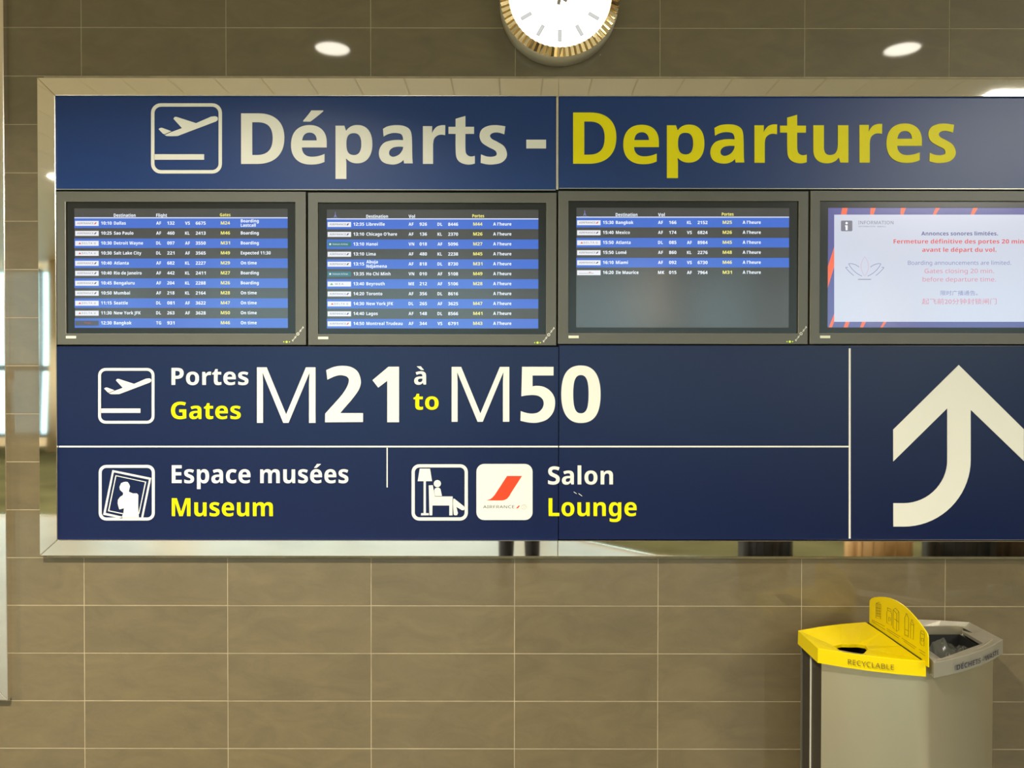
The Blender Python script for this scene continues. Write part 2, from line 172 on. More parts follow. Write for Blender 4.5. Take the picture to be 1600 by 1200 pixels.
  'd': '616|274,-10 174,-10q 55,129q 55,267 55,405q 175,547q 275,547 317,547q 378,526q 424,490q 440,468 446,468 445,481q 440,533q 440,548 440,760 532,760 532,0 458,0 444,72 440,72 424,49q 378,12q 316,-10q|290,66 374,66q 441,158q 441,250 441,266 441,365q 377,471q 289,471 219,471q 149,359q 149,265 149,170q 219,66q',
  'e': '566|293,547 362,547q 462,487q 515,378q 515,304 515,250 149,250 151,161q 239,67q 318,67 369,67q 449,86q 491,104 491,25 450,7q 369,-10q 314,-10 237,-10q 120,52q 55,175q 55,264 55,353q 114,479q 221,547q|292,473 230,473q 158,393q 151,322 420,322 420,367q 393,434q 336,473q',
  'f': '346|335,466 200,466 200,0 108,0 108,466 15,466 15,509 109,539 109,570 109,674q 200,765q 283,765 316,765q 369,754q 389,747 365,676 349,681q 308,691q 286,691 242,691q 200,633q 200,571 200,537 335,537',
  'g': '616|274,547 327,547q 412,506q 441,466 446,466 458,537 532,537 532,-9 532,-85q 479,-188q 372,-240q 290,-240 231,-240q 134,-223q 96,-206 96,-122 134,-142q 236,-164q 294,-164 363,-164q 441,-85q 441,-16 441,5 441,17q 443,62q 444,71 440,71 412,30q 330,-10q 275,-10 171,-10q 55,136q 55,267 55,396q 171,547q|288,470 244,470q 182,423q 149,332q 149,266 149,168q 221,65q 290,65 330,65q 387,86q 425,130q 442,199q 442,246 442,267 442,339q 410,428q 341,470q',
  'h': '620|176,541 176,521q 173,479q 171,463 177,463 194,491q 246,527q 310,546q 343,546 408,546q 495,505q 539,419q 539,349 539,0 449,0 449,342 449,406q 392,470q 331,470 272,470q 205,425q 176,338q 176,276 176,0 84,0 84,760 176,760',
  'i': '260|176,537 176,0 84,0 84,537|131,738 152,738q 184,711q 184,681 184,653q 152,624q 131,624 108,624q 77,653q 77,681 77,711q 108,738q',
  'j': '260|23,-240 -2,-240q -41,-233q -55,-228 -55,-154 -40,-158q -8,-164q 11,-164 43,-164q 84,-129q 84,-80 84,537 176,537 176,-79 176,-129q 144,-201q 77,-240q|77,681 77,711q 108,738q 131,738 152,738q 184,711q 184,681 184,653q 152,624q 131,624 108,624q 77,653q',
  'k': '538|175,367 175,350q 172,297q 171,277 175,277 181,285q 205,315q 230,346q 239,357 408,537 515,537 299,307 530,0 420,0 236,248 175,195 175,0 84,0 84,760 175,760',
  'l': '260|176,0 84,0 84,760 176,760',
  'm': '937|675,547 767,547q 857,454q 857,349 857,0 766,0 766,343 766,406q 714,470q 659,470 582,470q 516,380q 516,295 516,0 425,0 425,343 425,385q 402,442q 354,470q 317,470 264,470q 203,425q 176,339q 176,277 176,0 84,0 84,537 158,537 171,464 176,464 193,492q 242,529q 302,547q 335,547 397,547q 480,503q 499,457 504,457 531,503q 623,547q',
  'n': '620|345,547 441,547q 539,454q 539,349 539,0 449,0 449,342 449,406q 392,470q 331,470 243,470q 176,370q 176,277 176,0 84,0 84,537 158,537 171,464 176,464 194,492q 247,529q 311,547q',
  'o': '606|553,269 553,202q 517,99q 452,27q 359,-10q 302,-10 248,-10q 158,27q 92,99q 55,202q 55,269 55,358q 115,482q 227,547q 305,547 378,547q 489,482q 553,358q|149,269 149,207q 182,115q 250,65q 304,65 357,65q 425,115q 458,207q 458,269 458,333q 424,422q 357,470q 303,470 222,470q 149,363q',
  'p': '616|342,547 441,547q 561,408q 561,269 561,178q 507,53q 408,-10q 341,-10 300,-10q 237,12q 192,47q 176,67 170,67 172,50q 176,-1q 176,-21 176,-240 84,-240 84,537 159,537 172,464 176,464 192,487q 237,525q 299,547q|324,470 271,470q 206,429q 177,348q 176,286 176,269 176,204q 203,113q 269,66q 326,66 374,66q 436,119q 467,211q 467,270 467,362q 397,470q',
  'q': '616|440,-11 440,7q 442,55q 445,72 439,72 416,38q 336,-10q 272,-10 175,-10q 55,129q 55,267 55,359q 110,484q 210,547q 275,547 338,547q 417,499q 441,464 445,464 458,537 532,537 532,-240 440,-240|291,66 345,66q 411,105q 441,187q 441,248 441,266 441,367q 375,471q 289,471 218,471q 149,359q 149,265 149,171q 219,66q',
  'r': '415|337,547 352,547q 387,544q 400,541 389,456 376,459q 345,463q 331,463 300,463q 245,438q 201,392q 176,326q 176,285 176,0 84,0 84,537 159,537 170,439 174,439 191,469q 239,518q 301,547q',
  's': '480|436,149 436,97q 384,26q 287,-10q 221,-10 165,-10q 83,8q 52,24 52,107 84,90q 176,63q 222,63 288,63q 347,105q 347,141 347,160q 325,192q 268,223q 216,243 164,263q 90,304q 51,360q 51,404 51,472q 162,547q 253,547 302,547q 387,527q 425,510 394,438 360,452q 285,473q 247,473 194,473q 138,438q 138,409 138,388q 164,357q 224,328q 275,308 326,289q 398,249q 436,192q',
  't': '365|267,65 287,65q 329,72q 342,76 342,7 328,-1q 275,-10q 250,-10 207,-10q 136,19q 92,92q 92,157 92,466 16,466 16,509 94,545 129,659 184,659 184,537 338,537 338,466 184,466 184,159 184,111q 230,65q',
  'u': '620|536,537 536,0 461,0 448,71 443,71 426,43q 372,7q 308,-10q 273,-10 210,-10q 123,31q 78,117q 78,185 78,537 171,537 171,193 171,130q 228,66q 288,66 347,66q 415,111q 444,197q 444,259 444,537',
  'v': '512|203,0 0,537 98,537 211,220 219,199q 236,146q 250,98q 253,81 257,81 261,98q 275,147q 294,200q 301,220 414,537 512,537 307,0',
  'w': '790|433,301 425,329q 410,382q 399,429q 396,444 392,444 390,429q 379,382q 365,328q 356,300 262,1 158,1 11,538 106,538 178,254 186,225q 200,166q 211,113q 213,93 217,93 220,106q 228,142q 237,183q 248,223q 253,238 346,538 446,538 537,238 544,215q 558,163q 570,114q 572,94 576,94 578,112q 589,163q 604,225q 612,254 686,538 779,538 630,1 524,1',
  'x': '533|211,274 27,537 131,537 267,336 402,537 505,537 321,274 515,0 411,0 267,212 121,0 18,0',
  'y': '514|1,537 99,537 214,231 224,205q 240,156q 254,110q 258,88 262,88 268,113q 293,192q 306,232 415,537 514,537 283,-73 264,-123q 212,-199q 138,-240q 86,-240 62,-240q 25,-235q 12,-232 12,-159 23,-161q 54,-165q 71,-165 102,-165q 147,-142q 179,-99q 190,-70 217,-2',
  'z': '471|433,0 38,0 38,60 324,466 55,466 55,537 426,537 426,469 144,71 433,71',
  '0': '573|524,358 524,271q 498,135q 441,40q 350,-10q 285,-10 205,-10q 100,78q 48,243q 48,358 48,474q 96,638q 200,725q 285,725 366,725q 472,638q 524,474q|140,358 140,261q 169,132q 232,68q 285,68 338,68q 402,131q 431,261q 431,358 431,455q 402,583q 338,647q 285,647 232,647q 169,583q 140,455q',
  '1': '573|359,0 269,0 269,494 269,522q 270,562q 272,599q 273,618 257,602q 231,580q 211,563 135,501 87,562 282,714 359,714',
  '2': '573|521,0 47,0 47,75 234,263 288,318q 361,401q 399,481q 399,528 399,586q 330,646q 275,646 224,646q 145,610q 104,578 55,639 83,663q 150,702q 230,724q 276,724 343,724q 439,678q 493,593q 493,534 493,478q 447,380q 364,285q 309,230 163,87 163,83 521,83',
  '3': '573|494,547 494,499q 458,429q 391,385q 346,376 346,372 432,362q 516,274q 516,203 516,141q 458,44q 337,-10q 241,-10 185,-10q 89,7q 45,29 45,114 90,92q 193,67q 241,67 336,67q 420,141q 420,205 420,250q 374,304q 285,330q 222,330 154,330 154,407 223,407 282,407q 360,441q 401,501q 401,540 401,591q 332,647q 272,647 235,647q 173,632q 120,605q 94,588 48,650 87,680q 200,724q 273,724 384,724q 494,624q',
  '4': '573|553,161 450,161 450,0 361,0 361,161 21,161 21,239 355,718 450,718 450,242 553,242|361,462 361,488q 362,531q 364,568q 365,603q 366,618 362,618 354,599q 330,556q 319,541 110,242 361,242',
  '5': '573|277,439 349,439q 457,389q 516,296q 516,228 516,154q 452,47q 333,-10q 248,-10 193,-10q 96,10q 62,29 62,115 98,93q 202,68q 248,68 301,68q 379,100q 422,168q 422,219 422,288q 337,362q 245,362 217,362q 146,352q 124,347 79,376 106,714 466,714 466,631 184,631 168,428 185,431q 242,439q',
  '6': '573|54,305 54,367q 71,487q 113,594q 188,677q 301,724q 383,724 404,724q 455,720q 471,715 471,637 453,643q 408,649q 385,649 316,649q 225,604q 172,525q 148,422q 145,364 151,364 166,388q 212,426q 277,448q 319,448 381,448q 474,397q 526,300q 526,231 526,156q 470,48q 368,-10q 298,-10 247,-10q 159,28q 91,106q 54,225q|297,67 359,67q 435,147q 435,230 435,297q 368,376q 300,376 254,376q 185,338q 147,279q 147,247 147,215q 166,152q 204,98q 260,67q',
  '7': '573|135,0 426,631 44,631 44,714 524,714 524,644 235,0',
  '8': '573|285,724 380,724q 500,636q 500,553 500,510q 463,446q 402,397q 365,378 408,357q 480,304q 523,234q 523,185 523,125q 465,38q 360,-10q 288,-10 211,-10q 103,36q 48,121q 48,182 48,231q 89,303q 157,355q 196,373 161,393q 104,444q 71,510q 71,554 71,609q 128,684q 224,724q|138,182 138,130q 211,62q 286,62 358,62q 434,130q 434,184 434,219q 397,271q 331,313q 287,329 271,335 228,317q 168,273q 138,218q|284,651 230,651q 161,598q 161,549 161,513q 195,464q 254,429q 289,414 323,428q 377,464q 410,514q 410,549 410,598q 341,651q',
  '9': '573|521,409 521,331q 494,182q 422,61q 292,-10q 192,-10 171,-10q 118,-5q 101,0 101,78 119,72q 167,65q 189,65 259,65q 349,110q 403,188q 427,292q 429,349 423,349 408,326q 363,288q 298,266q 254,266 193,266q 100,317q 49,413q 49,483 49,558q 106,666q 209,724q 278,724 329,724q 418,685q 484,607q 521,489q|278,647 217,647q 140,566q 140,484 140,416q 206,338q 274,338 322,338q 390,376q 428,435q 428,467 428,498q 410,562q 373,616q 316,647q',
  ':': '269|71,55 71,93q 108,123q 133,123 160,123q 198,93q 198,55 198,19q 160,-14q 133,-14 108,-14q 71,19q|71,481 71,520q 108,550q 133,550 160,550q 198,520q 198,481 198,445q 160,413q 133,413 108,413q 71,445q',
  '-': '322|39,226 39,310 283,310 283,226',
  '.': '269|71,55 71,93q 108,123q 134,123 160,123q 198,92q 198,55 198,19q 160,-14q 134,-14 108,-14q 71,19q',
  "'": '229|85,456 65,714 164,714 144,456',
  'É': '556|496,0 96,0 96,714 496,714 496,632 190,632 190,413 478,413 478,332 190,332 190,82 496,82|456,933 446,919q 412,879q 370,836q 328,797q 310,783 250,783 250,795 265,814q 300,866q 335,921q 346,943 456,943',
  'È': '556|496,0 96,0 96,714 496,714 496,632 190,632 190,413 478,413 478,332 190,332 190,82 496,82|282,943 293,921q 327,866q 364,814q 379,795 379,783 318,783 300,797q 258,836q 216,879q 182,919q 173,933 173,943',
  'é': '566|293,547 362,547q 462,487q 515,378q 515,304 515,250 149,250 151,161q 239,67q 318,67 369,67q 449,86q 491,104 491,25 450,7q 369,-10q 314,-10 237,-10q 120,52q 55,175q 55,264 55,353q 114,479q 221,547q|292,473 230,473q 158,393q 151,322 420,322 420,367q 393,434q 336,473q|437,756 428,742q 393,702q 351,659q 310,620q 292,606 231,606 231,618 246,637q 282,689q 316,744q 327,766 437,766',
  'è': '566|293,547 362,547q 462,487q 515,378q 515,304 515,250 149,250 151,161q 239,67q 318,67 369,67q 449,86q 491,104 491,25 450,7q 369,-10q 314,-10 237,-10q 120,52q 55,175q 55,264 55,353q 114,479q 221,547q|292,473 230,473q 158,393q 151,322 420,322 420,367q 393,434q 336,473q|263,766 274,744q 308,689q 345,637q 360,618 360,606 299,606 282,620q 239,659q 198,702q 164,742q 154,756 154,766',
  'à': '563|290,546 388,546q 483,459q 483,365 483,0 416,0 399,76 395,76 372,47q 323,8q 260,-10q 215,-10 167,-10q 90,24q 46,95q 46,150 46,230q 172,317q 302,321 393,324 393,355 393,421q 336,472q 284,472 242,472q 166,447q 133,431 105,500 140,519q 237,546q|314,258 216,255q 140,199q 140,149 140,105q 194,63q 237,63 304,63q 392,137q 392,214 392,261|259,766 271,744q 304,689q 342,637q 357,618 357,606 295,606 278,620q 236,659q 194,702q 160,742q 151,756 151,766',
  ',': '253|187,116 194,105 181,52q 132,-75q 108,-129 40,-129 54,-72q 83,64q 90,116',
 },
 'L': {
  'M': '893|411,0 168,637 164,637 166,617q 168,562q 170,499q 170,466 170,0 98,0 98,714 213,714 443,113 447,113 681,714 795,714 795,0 718,0 718,472 718,502q 720,561q 723,616q 724,636 720,636 474,0',
 },
}
# ------------------------------------------------------------------ materials
def srgb(r, g, b):
    f = lambda c: c / 12.92 if c <= 0.04045 else ((c + 0.055) / 1.055) ** 2.4
    return (f(r / 255), f(g / 255), f(b / 255), 1)
MATS = {}
def mat(name, col, rough=0.5, metal=0.0, coat=0.0, coat_r=0.03, emit=None, es=0.0, spec=0.5, noise=None, bump=None, alpha=None, trans=0.0, aniso=None):
    m = bpy.data.materials.new(name); m.use_nodes = True; MATS[name] = m
    nt = m.node_tree; b = nt.nodes['Principled BSDF']
    b.inputs['Base Color'].default_value = col if len(col) == 4 else (*col, 1)
    b.inputs['Roughness'].default_value = rough; b.inputs['Metallic'].default_value = metal
    b.inputs['Coat Weight'].default_value = coat; b.inputs['Coat Roughness'].default_value = coat_r
    b.inputs['Specular IOR Level'].default_value = spec
    if trans: b.inputs['Transmission Weight'].default_value = trans
    if alpha is not None: b.inputs['Alpha'].default_value = alpha
    if emit is not None:
        b.inputs['Emission Color'].default_value = emit; b.inputs['Emission Strength'].default_value = es
    if noise:                                # (scale, detail, low, high) a mottle of the base colour
        tc = nt.nodes.new('ShaderNodeTexCoord'); mp = nt.nodes.new('ShaderNodeMapping'); n = nt.nodes.new('ShaderNodeTexNoise')
        oi = nt.nodes.new('ShaderNodeObjectInfo'); ad = nt.nodes.new('ShaderNodeVectorMath'); ad.operation = 'ADD'
        sc = nt.nodes.new('ShaderNodeVectorMath'); sc.operation = 'SCALE'; sc.inputs['Scale'].default_value = 37.0
        cx = nt.nodes.new('ShaderNodeCombineXYZ')
        for k in ('X', 'Y', 'Z'): nt.links.new(oi.outputs['Random'], cx.inputs[k])
        nt.links.new(cx.outputs[0], sc.inputs[0])
        nt.links.new(tc.outputs['Object'], mp.inputs['Vector']); nt.links.new(mp.outputs[0], ad.inputs[0]); nt.links.new(sc.outputs[0], ad.inputs[1])
        mp.inputs['Scale'].default_value = noise[4] if len(noise) > 4 else (1, 1, 1)
        n.inputs['Scale'].default_value = noise[0]; n.inputs['Detail'].default_value = noise[1]; n.inputs['Roughness'].default_value = 0.62
        n.inputs['Distortion'].default_value = 0.8
        nt.links.new(ad.outputs[0], n.inputs['Vector'])
        mr = nt.nodes.new('ShaderNodeMapRange'); mr.inputs['From Min'].default_value = 0.3; mr.inputs['From Max'].default_value = 0.7
        mr.inputs['To Min'].default_value = noise[2]; mr.inputs['To Max'].default_value = noise[3]
        nt.links.new(n.outputs['Fac'], mr.inputs['Value'])
        rv = nt.nodes.new('ShaderNodeMapRange'); rv.inputs['To Min'].default_value = 0.95; rv.inputs['To Max'].default_value = 1.05
        nt.links.new(oi.outputs['Random'], rv.inputs['Value'])
        mu = nt.nodes.new('ShaderNodeMath'); mu.operation = 'MULTIPLY'
        nt.links.new(mr.outputs[0], mu.inputs[0]); nt.links.new(rv.outputs[0], mu.inputs[1])
        vm = nt.nodes.new('ShaderNodeVectorMath'); vm.operation = 'SCALE'; vm.inputs[0].default_value = col[:3]
        nt.links.new(mu.outputs[0], vm.inputs['Scale']); nt.links.new(vm.outputs[0], b.inputs['Base Color'])
    if bump:                                 # (scale, detail, strength, distance[, vector scale])
        tc = nt.nodes.new('ShaderNodeTexCoord'); mp = nt.nodes.new('ShaderNodeMapping'); n = nt.nodes.new('ShaderNodeTexNoise'); bp = nt.nodes.new('ShaderNodeBump')
        mp.inputs['Scale'].default_value = bump[4] if len(bump) > 4 else (1, 1, 1)
        nt.links.new(tc.outputs['Object'], mp.inputs['Vector']); nt.links.new(mp.outputs[0], n.inputs['Vector'])
        n.inputs['Scale'].default_value = bump[0]; n.inputs['Detail'].default_value = bump[1]
        bp.inputs['Strength'].default_value = bump[2]; bp.inputs['Distance'].default_value = bump[3]
        nt.links.new(n.outputs['Fac'], bp.inputs['Height']); nt.links.new(bp.outputs[0], b.inputs['Normal'])
    return m

M_TILE = mat('taupe_tile', (*TILE_C, 1), 0.55, coat=1.0, coat_r=0.035, noise=(5.0, 8, 0.85, 1.14, (1, 1, 2.2)), bump=(60, 6, 0.25, 0.002))
M_GROUT = mat('grout', (0.42, 0.34, 0.21, 1), 0.9, noise=(9, 4, 0.8, 1.15))
M_STEEL = mat('polished_steel', (0.96, 0.93, 0.88, 1), 0.03, 1.0, bump=(1.6, 0.5, 0.25, 0.012, (1, 1, 0.6)))
M_STEEL_EDGE = mat('steel_edge', (0.95, 0.91, 0.85, 1), 0.18, 1.0)
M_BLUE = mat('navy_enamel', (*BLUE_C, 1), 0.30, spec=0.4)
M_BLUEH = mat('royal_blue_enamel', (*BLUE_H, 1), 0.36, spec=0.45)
M_WHITE = mat('white_vinyl', (0.86, 0.82, 0.70, 1), 0.4, spec=0.3)
M_YEL = mat('yellow_vinyl', (0.93, 0.79, 0.0, 1), 0.4, spec=0.2)
M_ORANGE = mat('orange_red_vinyl', srgb(238, 66, 24), 0.35)
M_INK = mat('dark_ink', (0.03, 0.035, 0.06, 1), 0.5)
M_INKG = mat('grey_ink', (0.45, 0.43, 0.36, 1), 0.5)
M_INKY = mat('brown_ink', (0.19, 0.12, 0.012, 1), 0.5)
M_CASE = mat('grey_casing', (0.118, 0.112, 0.086, 1), 0.42, 0.0, noise=(3, 2, 0.95, 1.05))
M_EDGE = mat('casing_edge', (0.40, 0.38, 0.31, 1), 0.3, 0.6)
M_BEZEL = mat('dark_bezel', (0.012, 0.011, 0.008, 1), 0.22)
M_BLACK = mat('black_gap', (0.004, 0.004, 0.004, 1), 0.8)
M_LCD = mat('screen_panel', (0.02, 0.02, 0.02, 1), 0.16, spec=0.9, emit=(*LCD_D, 1), es=1.0)
def lcd(name, r, g, b, s=1.0): return mat(name, (0.02, 0.02, 0.02, 1), 0.16, spec=0.9, emit=srgb(r, g, b), es=s)
M_ROWB = lcd('blue_row', *ROW_B)
M_LCDW = lcd('screen_white', 240, 246, 255, 1.0)
M_LCDY = lcd('screen_yellow', 250, 240, 120, 0.95)
M_LINE = lcd('screen_line', 205, 215, 250)
M_TAGW = lcd('tag_white', 226, 226, 232)
M_TAGT = lcd('tag_teal', 20, 110, 125, 0.9)
M_TAGD = lcd('tag_dark', 66, 66, 84, 0.8)
M_TXK = lcd('tag_ink', 60, 60, 84, 0.8)
M_TXR = lcd('tag_red', 205, 60, 60)
M_TXG = lcd('tag_green', 70, 150, 80)
M_CARD = lcd('card_pale', 196, 200, 216, 1.0)
M_VIOLET = lcd('violet_field', 78, 76, 142)
M_STRIPE = lcd('orange_stripe', 240, 92, 50)
M_NAVYT = lcd('navy_text', 70, 68, 130)
M_REDT = lcd('red_text', 212, 66, 70)
M_BLUET = lcd('blue_text', 118, 122, 172)
M_PINKT = lcd('pink_text', 206, 120, 142)
M_GREYT = lcd('grey_text', 112, 110, 124)
M_LILAC = lcd('lilac_line', 200, 170, 190)
M_LEDG = mat('green_light', (0.3, 0.4, 0.02, 1), 0.4, emit=(0.62, 0.85, 0.02, 1), es=0.9)
M_PAPER = mat('white_sticker', (0.85, 0.82, 0.62, 1), 0.6)
M_GOLD = mat('gold_fluting', (0.93, 0.77, 0.46, 1), 0.10, 1.0)
M_CLOCKCASE = mat('silver_case', (0.80, 0.75, 0.60, 1), 0.4, 0.5)
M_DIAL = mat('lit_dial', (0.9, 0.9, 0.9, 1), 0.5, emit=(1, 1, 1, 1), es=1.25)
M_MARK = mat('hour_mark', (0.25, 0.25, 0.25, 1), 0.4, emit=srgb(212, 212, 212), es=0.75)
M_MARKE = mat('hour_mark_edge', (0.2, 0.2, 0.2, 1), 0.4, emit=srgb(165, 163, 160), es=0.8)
M_HAND = mat('steel_hand', (0.55, 0.48, 0.42, 1), 0.35, 0.8)
M_BINB = mat('champagne_steel', (0.62, 0.56, 0.39, 1), 0.30, 0.8, noise=(2.5, 3, 0.96, 1.04, (1, 1, 0.3)))
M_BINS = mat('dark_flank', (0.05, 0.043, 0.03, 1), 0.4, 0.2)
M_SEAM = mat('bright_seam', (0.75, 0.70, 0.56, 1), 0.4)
M_LIDY = mat('yellow_lid', (0.80, 0.60, 0.0, 1), 0.35, spec=0.25)
M_LIDG = mat('grey_lid', (0.42, 0.385, 0.30, 1), 0.33, 0.45)
M_BAG = mat('clear_liner', (0.07, 0.072, 0.06, 1), 0.14, 0.0, spec=0.8)
M_DARK = mat('dark_inside', (0.006, 0.006, 0.005, 1), 0.7)
M_CEIL = mat('cream_ceiling', (0.76, 0.625, 0.40, 1), 0.5)
M_WALLC = mat('cream_wall', (0.85, 0.72, 0.48, 1), 0.6)
M_MARBLE = mat('cream_marble', (0.105, 0.10, 0.076, 1), 0.32, spec=0.2, noise=(0.9, 8, 0.8, 1.16))
M_CARPET = mat('olive_carpet', (0.036, 0.034, 0.015, 1), 0.95, spec=0.0, noise=(0.6, 4, 0.7, 1.4))
M_FRAMEW = mat('window_frame_paint', (0.10, 0.10, 0.09, 1), 0.5)
M_LAMP = mat('lit_lamp', (0.9, 0.9, 0.9, 1), 0.5, emit=(1.0, 0.93, 0.78, 1), es=LAMP_S)
M_LAMPRIM = mat('lamp_rim', (0.75, 0.72, 0.65, 1), 0.4)
M_POSTER = mat('poster_backing', (0.5, 0.5, 0.5, 1), 0.4)
def glass_mat():
    m = bpy.data.materials.new('clear_pane'); m.use_nodes = True; nt = m.node_tree
    nt.nodes.remove(nt.nodes['Principled BSDF']); out = nt.nodes['Material Output']
    t = nt.nodes.new('ShaderNodeBsdfTransparent'); g = nt.nodes.new('ShaderNodeBsdfGlossy'); f = nt.nodes.new('ShaderNodeFresnel'); mx = nt.nodes.new('ShaderNodeMixShader')
    g.inputs['Roughness'].default_value = 0.02
    nt.links.new(f.outputs[0], mx.inputs[0]); nt.links.new(t.outputs[0], mx.inputs[1]); nt.links.new(g.outputs[0], mx.inputs[2]); nt.links.new(mx.outputs[0], out.inputs[0])
    return m
M_GLASS = glass_mat()

# ------------------------------------------------------------------ helpers
def link(name, me, m=None, parent=None):
    o = bpy.data.objects.new(name, me); COL.objects.link(o)
    if m is not None and not me.materials: me.materials.append(m)
    if parent is not None: o.parent = parent; o.matrix_parent_inverse = Matrix.Translation(-parent.location)
    return o
def mesh(name, verts, faces, m=None, parent=None, smooth=False, loc=None):
    me = bpy.data.meshes.new(name)
    if loc is not None: verts = [Vector(v) - Vector(loc) for v in verts]
    me.from_pydata([tuple(v) for v in verts], [], faces); me.update()
    if smooth:
        for p in me.polygons: p.use_smooth = True
    o = link(name, me, m, parent)
    if loc is not None: o.location = loc
    return o
def bm_obj(name, bm, m=None, parent=None, smooth=False):
    bmesh.ops.recalc_face_normals(bm, faces=bm.faces)
    me = bpy.data.meshes.new(name); bm.to_mesh(me); bm.free()
    if smooth:
        for p in me.polygons: p.use_smooth = True
    return link(name, me, m, parent)
def box(name, x0, x1, y0, y1, z0, z1, m, parent=None, bevel=0.0):
    c = Vector(((x0 + x1) / 2, (y0 + y1) / 2, (z0 + z1) / 2))
    bm = bmesh.new(); bmesh.ops.create_cube(bm, size=1)
    bmesh.ops.scale(bm, vec=(abs(x1 - x0), abs(y1 - y0), abs(z1 - z0)), verts=bm.verts)
    if bevel: bmesh.ops.bevel(bm, geom=bm.edges[:], offset=bevel, segments=2, affect='EDGES', profile=0.7)
    o = bm_obj(name, bm, m, parent); o.location = c
    return o
def empty(name, loc):
    o = bpy.data.objects.new(name, None); COL.objects.link(o); o.location = loc; o.empty_display_size = 0.1
    bpy.context.view_layer.update()
    return o
def tag(o, label=None, cat=None, group=None, kind=None):
    if label: o['label'] = label
    if cat: o['category'] = cat
    if group: o['group'] = group
    if kind: o['kind'] = kind
    return o

# ---- lettering: outlines of a plain humanist sans, drawn as data
def contours(font, ch):
    s = GLYPHS[font].get(ch)
    if s is None: return [], 260
    parts = s.split('|'); out = []
    for c in parts[1:]:
        P = []
        for t in c.split():
            on = not t.endswith('q'); x, y = t.rstrip('q').split(','); P.append((float(x), float(y), on))
        Q = []
        for i, p in enumerate(P):
            n = P[(i + 1) % len(P)]; Q.append(p)
            if not p[2] and not n[2]: Q.append(((p[0] + n[0]) / 2, (p[1] + n[1]) / 2, True))
        k = next(i for i, p in enumerate(Q) if p[2]); Q = Q[k:] + Q[:k]
        poly = []; i = 0
        while i < len(Q):
            a = Q[i]; poly.append((a[0], a[1]))
            b = Q[(i + 1) % len(Q)]
            if not b[2]:
                c2 = Q[(i + 2) % len(Q)]
                for k in range(1, SEG):
                    t = k / SEG
                    poly.append(((1 - t) ** 2 * a[0] + 2 * t * (1 - t) * b[0] + t * t * c2[0], (1 - t) ** 2 * a[1] + 2 * t * (1 - t) * b[1] + t * t * c2[1]))
                i += 2
            else: i += 1
        out.append(poly)
    return out, float(parts[0])
SEG = 5
def bbox(polys):
    xs = [p[0] for c in polys for p in c]; ys = [p[1] for c in polys for p in c]
    return min(xs), min(ys), max(xs), max(ys)
def fill2d(polys, thick=0.0):
    """fill closed outlines (with holes) lying in a plane; returns verts, faces"""
    cu = bpy.data.curves.new('outline', 'CURVE'); cu.dimensions = '2D'; cu.fill_mode = 'BOTH' if thick else 'FRONT'; cu.extrude = thick / 2
    if not thick: cu.fill_mode = 'FRONT'
    for c in polys:
        sp = cu.splines.new('POLY'); sp.points.add(len(c) - 1)
        for i, p in enumerate(c): sp.points[i].co = (p[0], p[1], 0, 1)
        sp.use_cyclic_u = True
    o = bpy.data.objects.new('outline', cu)
    me = bpy.data.meshes.new_from_object(o)
    v = [tuple(x.co) for x in me.vertices]; f = [tuple(p.vertices) for p in me.polygons]
    bpy.data.objects.remove(o); bpy.data.curves.remove(cu); bpy.data.meshes.remove(me)
    return v, f
def flat(name, px_polys, y, m, parent=None, thick=0.0, curve_map=None):
    """outlines given in photograph pixels, laid on the vertical plane y as real lettering"""
    if curve_map is None:
        polys = [[(w.x, w.z) for w in (W(px, py, y) for px, py in c)] for c in px_polys]
        v, f = fill2d(polys, thick)
        vv = [(a, y + b, c) for a, c, b in v]
    else:
        v, f = fill2d([[(a, -b) for a, b in c] for c in px_polys])
        vv = [curve_map(a, -b) for a, b, _ in v]
    c0 = sum((Vector(q) for q in vv), Vector()) / len(vv)
    return mesh(name, vv, f, m, parent, loc=c0)
TRACED = {      # display letters with straight-cut terminals: (x, y, corner) paths, smooth between corners, y downwards
 '2': ['692,150c 760,122 830,114 900,125 955,165 980,240 965,310 910,390 850,460 808,510c 998,510c 998,585c 682,587c 683,515c 750,440 820,360 865,290 881,235 868,208 840,196 800,193 755,205 702,230c'],
 '1': ['1210,123c 1298,123c 1298,585c 1200,585c 1200,240c 1125,297c 1077,235c'],
 '5': ['900,112c 1140,112c 1140,178c 980,178c 980,260c 1010,256 1060,262 1110,290 1145,340 1151,400 1135,460 1090,510 1030,532 980,536 930,530 888,520c 890,447c 930,460 975,466 1020,458 1052,430 1065,395 1058,360 1030,335 990,326 940,328 895,335c'],
 't': ['1247,742c 1308,724c 1308,792c 1362,792c 1362,836c 1308,836c 1308,900 1310,950 1322,970 1342,978 1367,974c 1367,1022c 1340,1028 1306,1026 1270,1010 1251,978 1247,920 1247,836c 1203,836c 1203,792c 1247,792c'],
 's': ['1558,790c 1552,840c 1520,830 1490,829 1468,838 1462,852 1475,870 1510,888 1550,915 1568,955 1562,990 1530,1018 1480,1028 1440,1027 1403,1018c 1405,965c 1440,978 1475,980 1500,972 1503,955 1490,938 1450,918 1410,890 1396,850 1410,810 1450,788 1500,783'],
 'a': ['262,400c 340,360 450,343 560,348 640,375 690,420 712,490 720,600 722,750 725,860 732,942c 595,942c 585,885c 550,920 480,952 400,960 300,940 230,890 198,800 215,700 280,620 380,585 480,575 580,578c 575,530 550,485 500,468 420,465 340,485 272,522c',
       '580,682c 500,680 420,695 370,735 358,780 370,815 410,838 460,832 520,800 560,750 577,710'],
 'r': ['890,362c 1035,362c 1033,470c 1060,420 1110,370 1180,348 1242,348c 1240,500c 1180,492 1120,505 1070,550 1052,620 1050,700 1050,942c 890,942c'],
}
